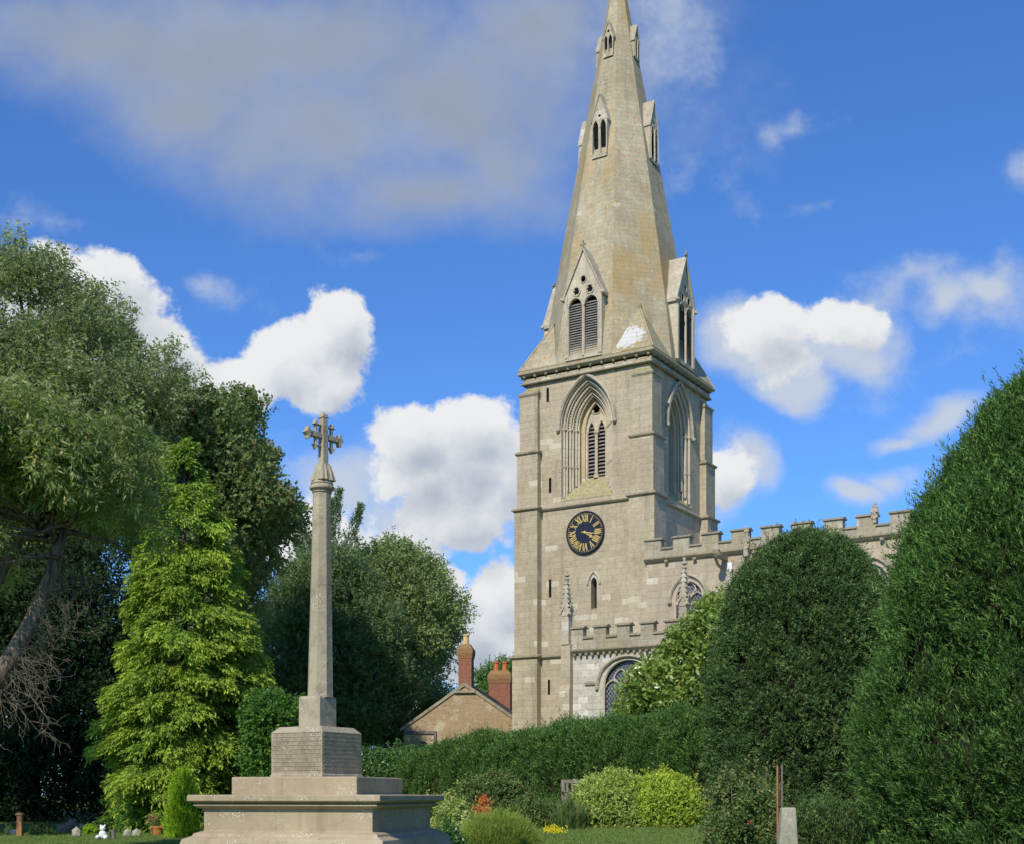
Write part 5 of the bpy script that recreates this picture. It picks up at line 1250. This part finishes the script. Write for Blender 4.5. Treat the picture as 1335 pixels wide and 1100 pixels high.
lumpy('variegated_shrub', 'low spreading cream-variegated shrub between the plinth and the orange shrub', 'shrub', bxy(606, 23), .28, .3, .42, 'variegated', 1000, 7, .10, .05, .025, up=.6, lump=.16, spread=.9)
lumpy('orange_shrub', 'slim orange-leaved shrub behind the grassy mound', 'shrub', bxy(633, 25), .13, .13, .80, 'orange', 420, 7, .09, .045, .02, taper='egg', up=1, lump=.25, spread=.8)
lumpy('orange_shrub', 'short orange-leaved shrub left of the slim one', 'shrub', bxy(624, 24.4), .12, .12, .52, 'orange', 260, 7, .09, .045, .02, taper='egg', up=1, lump=.25, spread=.8)
lumpy('ornamental_grass', 'low rounded mound of yellow-green grass in front of the orange shrubs', 'plant', bxy(650, 22.5), .60, .5, .50, 'moundgrass', 16000, 5, .10, .08, .006, up=1.2, lump=.05, spread=.35)
lumpy('iris_clump', 'blade-leaved green clump in front of the bench seat', 'plant', bxy(742, 25.5), .22, .2, .35, 'rose', 500, 6, .2, .2, .012, up=2.0, lump=.1, spread=.25)
lumpy('golden_flower_bed', 'low spread of yellow flowers showing above the plinth ledge', 'flowers', bxy(555, 32), .55, .4, .55, 'yellow', 1500, 6, .07, .05, .035, up=.4, lump=.12, spread=1)
lumpy('ivy_shrub', 'dark ivy-leaved shrub at the right foot of the plinth', 'shrub', bxy(583, 21.5), .22, .3, .55, 'laurel', 1400, 6, .1, .05, .035, up=.2, lump=.12, spread=.9)
lumpy('rose_bush', 'straggly rose bush with bare stems and a red bloom in front of the dome yew', 'shrub', bxy(966, 17.5), .42, .45, 1.62, 'rose', 4200, 7, .12, .05, .024, taper='egg', up=.5, lump=.14, spread=.95, flower=('redrose', 4, .045), twigs=46, tvar=.5)
lumpy('rose_bush', 'smaller rose bush with reddish shoots beside the two stakes', 'shrub', bxy(996, 18.3), .24, .3, 1.5, 'rose', 2000, 7, .12, .045, .02, taper='egg', up=.8, lump=.16, spread=.9, flower=('hip', 7, .035), twigs=24, tvar=.6)
# left side of the lawn
lumpy('lime_conifer', 'small bright lime-green flame-shaped conifer beside the plinth', 'conifer', bxy(238, 37.5), .40, .40, 2.0, 'lime', 9000, 7, .13, .06, .022, taper='bullet', bex=(1.7, .8), up=1.4, lump=.04, spread=.35)
lumpy('lime_mound', 'small round lime-green plant among the grave flowers', 'plant', bxy(118, 40), .20, .2, .33, 'lime', 900, 6, .06, .04, .02, up=.5, lump=.08)
for (px, Y, rx, h, mt, lb) in ((95, 41, .5, .36, 'grave', 'low faded flowers left of the lime-green plant'), (143, 42, .45, .42, 'grave', 'mauve and white flowers behind the white ornament'), (170, 43.2, .6, .45, 'rose', 'dark leafy plants behind the small stones'),
                                (55, 39.5, .35, .32, 'rose', 'small dark green plant right of the brown post'), (18, 40, .2, .35, 'rose', 'small green plant left of the brown post')):
    lumpy('grave_flowers', lb, 'flowers', bxy(px, Y), rx, .3, h, mt, 800, 6, .09, .05, .03, up=.6, lump=.15, spread=1, group='flowers along the back of the lawn')
lumpy('pink_flower_bush', 'leafy bush with a few pink blooms at the foot of the golden conifer', 'shrub', bxy(180, 41), .50, .5, 1.25, 'green', 2400, 6, .14, .08, .045, up=.2, lump=.1, spread=.9, flower=('pink', 6, .08))

# pot with pink flowers
pp = bxy(206, 39.0); pot = empty('flower_pot', (pp[0], pp[1], pp[2] + .15), label='terracotta pot of pink flowers on the lawn beside the lime conifer', cat='flower pot')
mb = MB(); mb.lathe([(.13, 0), (.20, .22), (.22, .22), (.22, .28), (.17, .28), (.16, .24)], 0, 0, 16); mb.build('pot', M['terracotta'], pot)
Pq = rng.normal(0, .11, (260, 3)) * [1.3, 1, .7] + [0, 0, .38]; q_ = sprigs(Pq, rvec(260) + [0, 0, .5], 6, .07, .04, .022, .9); leaf_mesh('leaves', q_[0], q_[1], q_[2], q_[3], q_[4], L['rose'], pot, q_[5])
Pq = rng.normal(0, .09, (26, 3)) + [-.14, -.05, .47]; q_ = sprigs(Pq, rvec(26), 6, .03, .035, .03, 1.2); leaf_mesh('flower', q_[0], q_[1], q_[2], q_[3], q_[4], L['pink'], pot, q_[5])
# brown post, ornaments, stones
pp = bxy(26, 38.5); mb = MB(); mb.frustum(0, 0, -.1, .62, .085, .085, .075, .075); mb.frustum(0, 0, .62, .70, .115, .11, .09, .09)
o = tag(mb.build('wooden_post', M['postwood'], None, bevel=.012), 'short brown wooden post on the lawn at the far left', 'post'); o.location = (pp[0], pp[1], pp[2] + .15)
pp = bxy(134, 36.5); orn = empty('garden_ornament', (pp[0], pp[1], pp[2] + .15), label='small white seated figure ornament on the lawn', cat='ornament')
mb = MB(); mb.blob((0, 0, .13), (.11, .10, .14), 3, 2); mb.blob((0, 0, .31), (.085, .08, .085), 4, 2); mb.blob((-.12, -.08, .06), (.07, .09, .06), 5, 2); mb.blob((.11, -.08, .06), (.07, .09, .07), 6, 2); mb.blob((-.06, 0, .39), .03, 5, 1); mb.blob((.06, 0, .39), .03, 5, 1)
mb.build('body', M['white'], orn, smooth=True)
pp = bxy(147, 36.8); mb = MB(); mb.lathe([(.07, 0), (.09, .2), (.1, .26), (.08, .26)], 0, 0, 12); o = tag(mb.build('vase', M['louvre']), 'dark vase standing right of the white ornament', 'vase'); o.location = (pp[0], pp[1], pp[2] + .15)
for (px, s_, lb) in ((166, .14, 'dark rough stone right of the vase'), (178, .15, 'pale rough stone nearest the terracotta pot'), (100, .16, 'pale grave stone left of the lime-green plant'), (235, .09, 'small pale stone at the foot of the lime conifer')):
    pp = bxy(px, 38); mb = MB(); mb.blob((0, 0, s_ * .7), (s_, s_ * .7, s_ * 1.1), int(px), 1); o = tag(mb.build('stone', M['greystone']), lb, 'stone', 'stones on the lawn'); o.location = (pp[0], pp[1], pp[2] + .15)
pp = bxy(19, 39.5); mb = MB(); mb.lathe([(.12, 0), (.17, .12), (.19, .16), (.15, .16)], 0, 0, 12); o = tag(mb.build('bowl_planter', M['lead']), 'pale blue-grey bowl planter left of the brown post', 'planter'); o.location = (pp[0], pp[1], pp[2] + .15)

# bench
pp = bxy(782, 28.3); bench = empty('garden_bench', (pp[0], pp[1], pp[2] + .15), R(6), label='weathered wooden garden bench half hidden by the pale shrub', cat='bench')
wd = .78
for x in (-wd, wd):
    mb = MB(); mb.box(x - .035, x + .035, -.28, -.21, 0, .62); mb.build('leg', M['wood'], bench)
    mb = MB(); mb.prism([(.20, 0), (.27, 0), (.27, .45), (.34, .9), (.28, .9), (.20, .45)], 'x', x - .035, x + .035); mb.build('leg', M['wood'], bench)
    mb = MB(); mb.box(x - .045, x + .045, -.30, .27, .62, .66); mb.build('armrest', M['wood'], bench)
mb = MB(); [mb.box(-wd, wd, -.27 + i * .1, -.19 + i * .1, .41, .44) for i in range(5)]; mb.box(-wd + .03, wd - .03, -.26, -.23, .33, .41); mb.build('seat', M['wood'], bench)
mb = MB(); mb.box(-wd, wd, .29, .33, .82, .90); mb.box(-wd, wd, .235, .265, .5, .56)
for i in range(13): x = -wd + .1 + i * .113; mb.prism([(.25, .54), (.265, .54), (.315, .83), (.30, .83)], 'x', x - .025, x + .025)
mb.build('backrest', M['wood'], bench)

# stone marker and stakes by the roses
pp = W(1025, 0, 15.5); zz = float(gz(pp[0], 15.5)); mb = MB(); mb.frustum(0, 0, -.3, W(0, 1052, 15.5)[2] - zz, .19, .13, .085, .075, dx=.02)
o = tag(mb.build('stone_post', M['greystone'], None, bevel=.02), 'pale tapering stone post at the bottom right, in front of two stakes', 'stone post'); o.location = (pp[0], 15.5, zz)
for (px, top, Yk, lb) in ((1013.5, 997, 16.3, 'reddish stake, left of the two stakes behind the stone post'), (1019.5, 996, 16.35, 'grey stake, right of the two stakes behind the stone post')):
    pp = W(px, 0, Yk); zz = float(gz(pp[0], Yk)); mb = MB(); mb.tube([(0, 0, -.1), (.004, 0, .5), (0, 0, W(0, top, Yk)[2] - zz)], .013, 7)
    o = tag(mb.build('garden_stake', M['stake'] if px > 1015 else M['postwood']), lb, 'stake', 'stakes behind the stone post'); o.location = (pp[0], Yk, zz)

# grass blades over the visible lawns
n = 60000
px = rng.uniform(-40, 1010, n); Yg = 13 + 31 * rng.random(n) ** 1.0
X = (px - CX) / F * Yg; 
Z = gz(X, Yg) + .02 * np.sin(X * 1.3) * np.sin(Yg * .9 + X * .4)
keep = ~((np.abs(X - MX) < 1.9) & (np.abs(Yg - MY) < 1.9)); X, Yg, Z = X[keep], Yg[keep], Z[keep]
P_ = np.stack([X, Yg, Z - .005], 1); q_ = sprigs(P_, rng.normal(0, .4, (len(P_), 3)) + [0, 0, 1], 4, .005, .065, .009, .5, 0, 0.)
o = leaf_mesh('lawn_grass', q_[0], q_[1], q_[2], q_[3], q_[4], L['grass'], None, q_[5]); tag(o, 'short mown grass blades on the lawn', 'grass', kind='stuff')
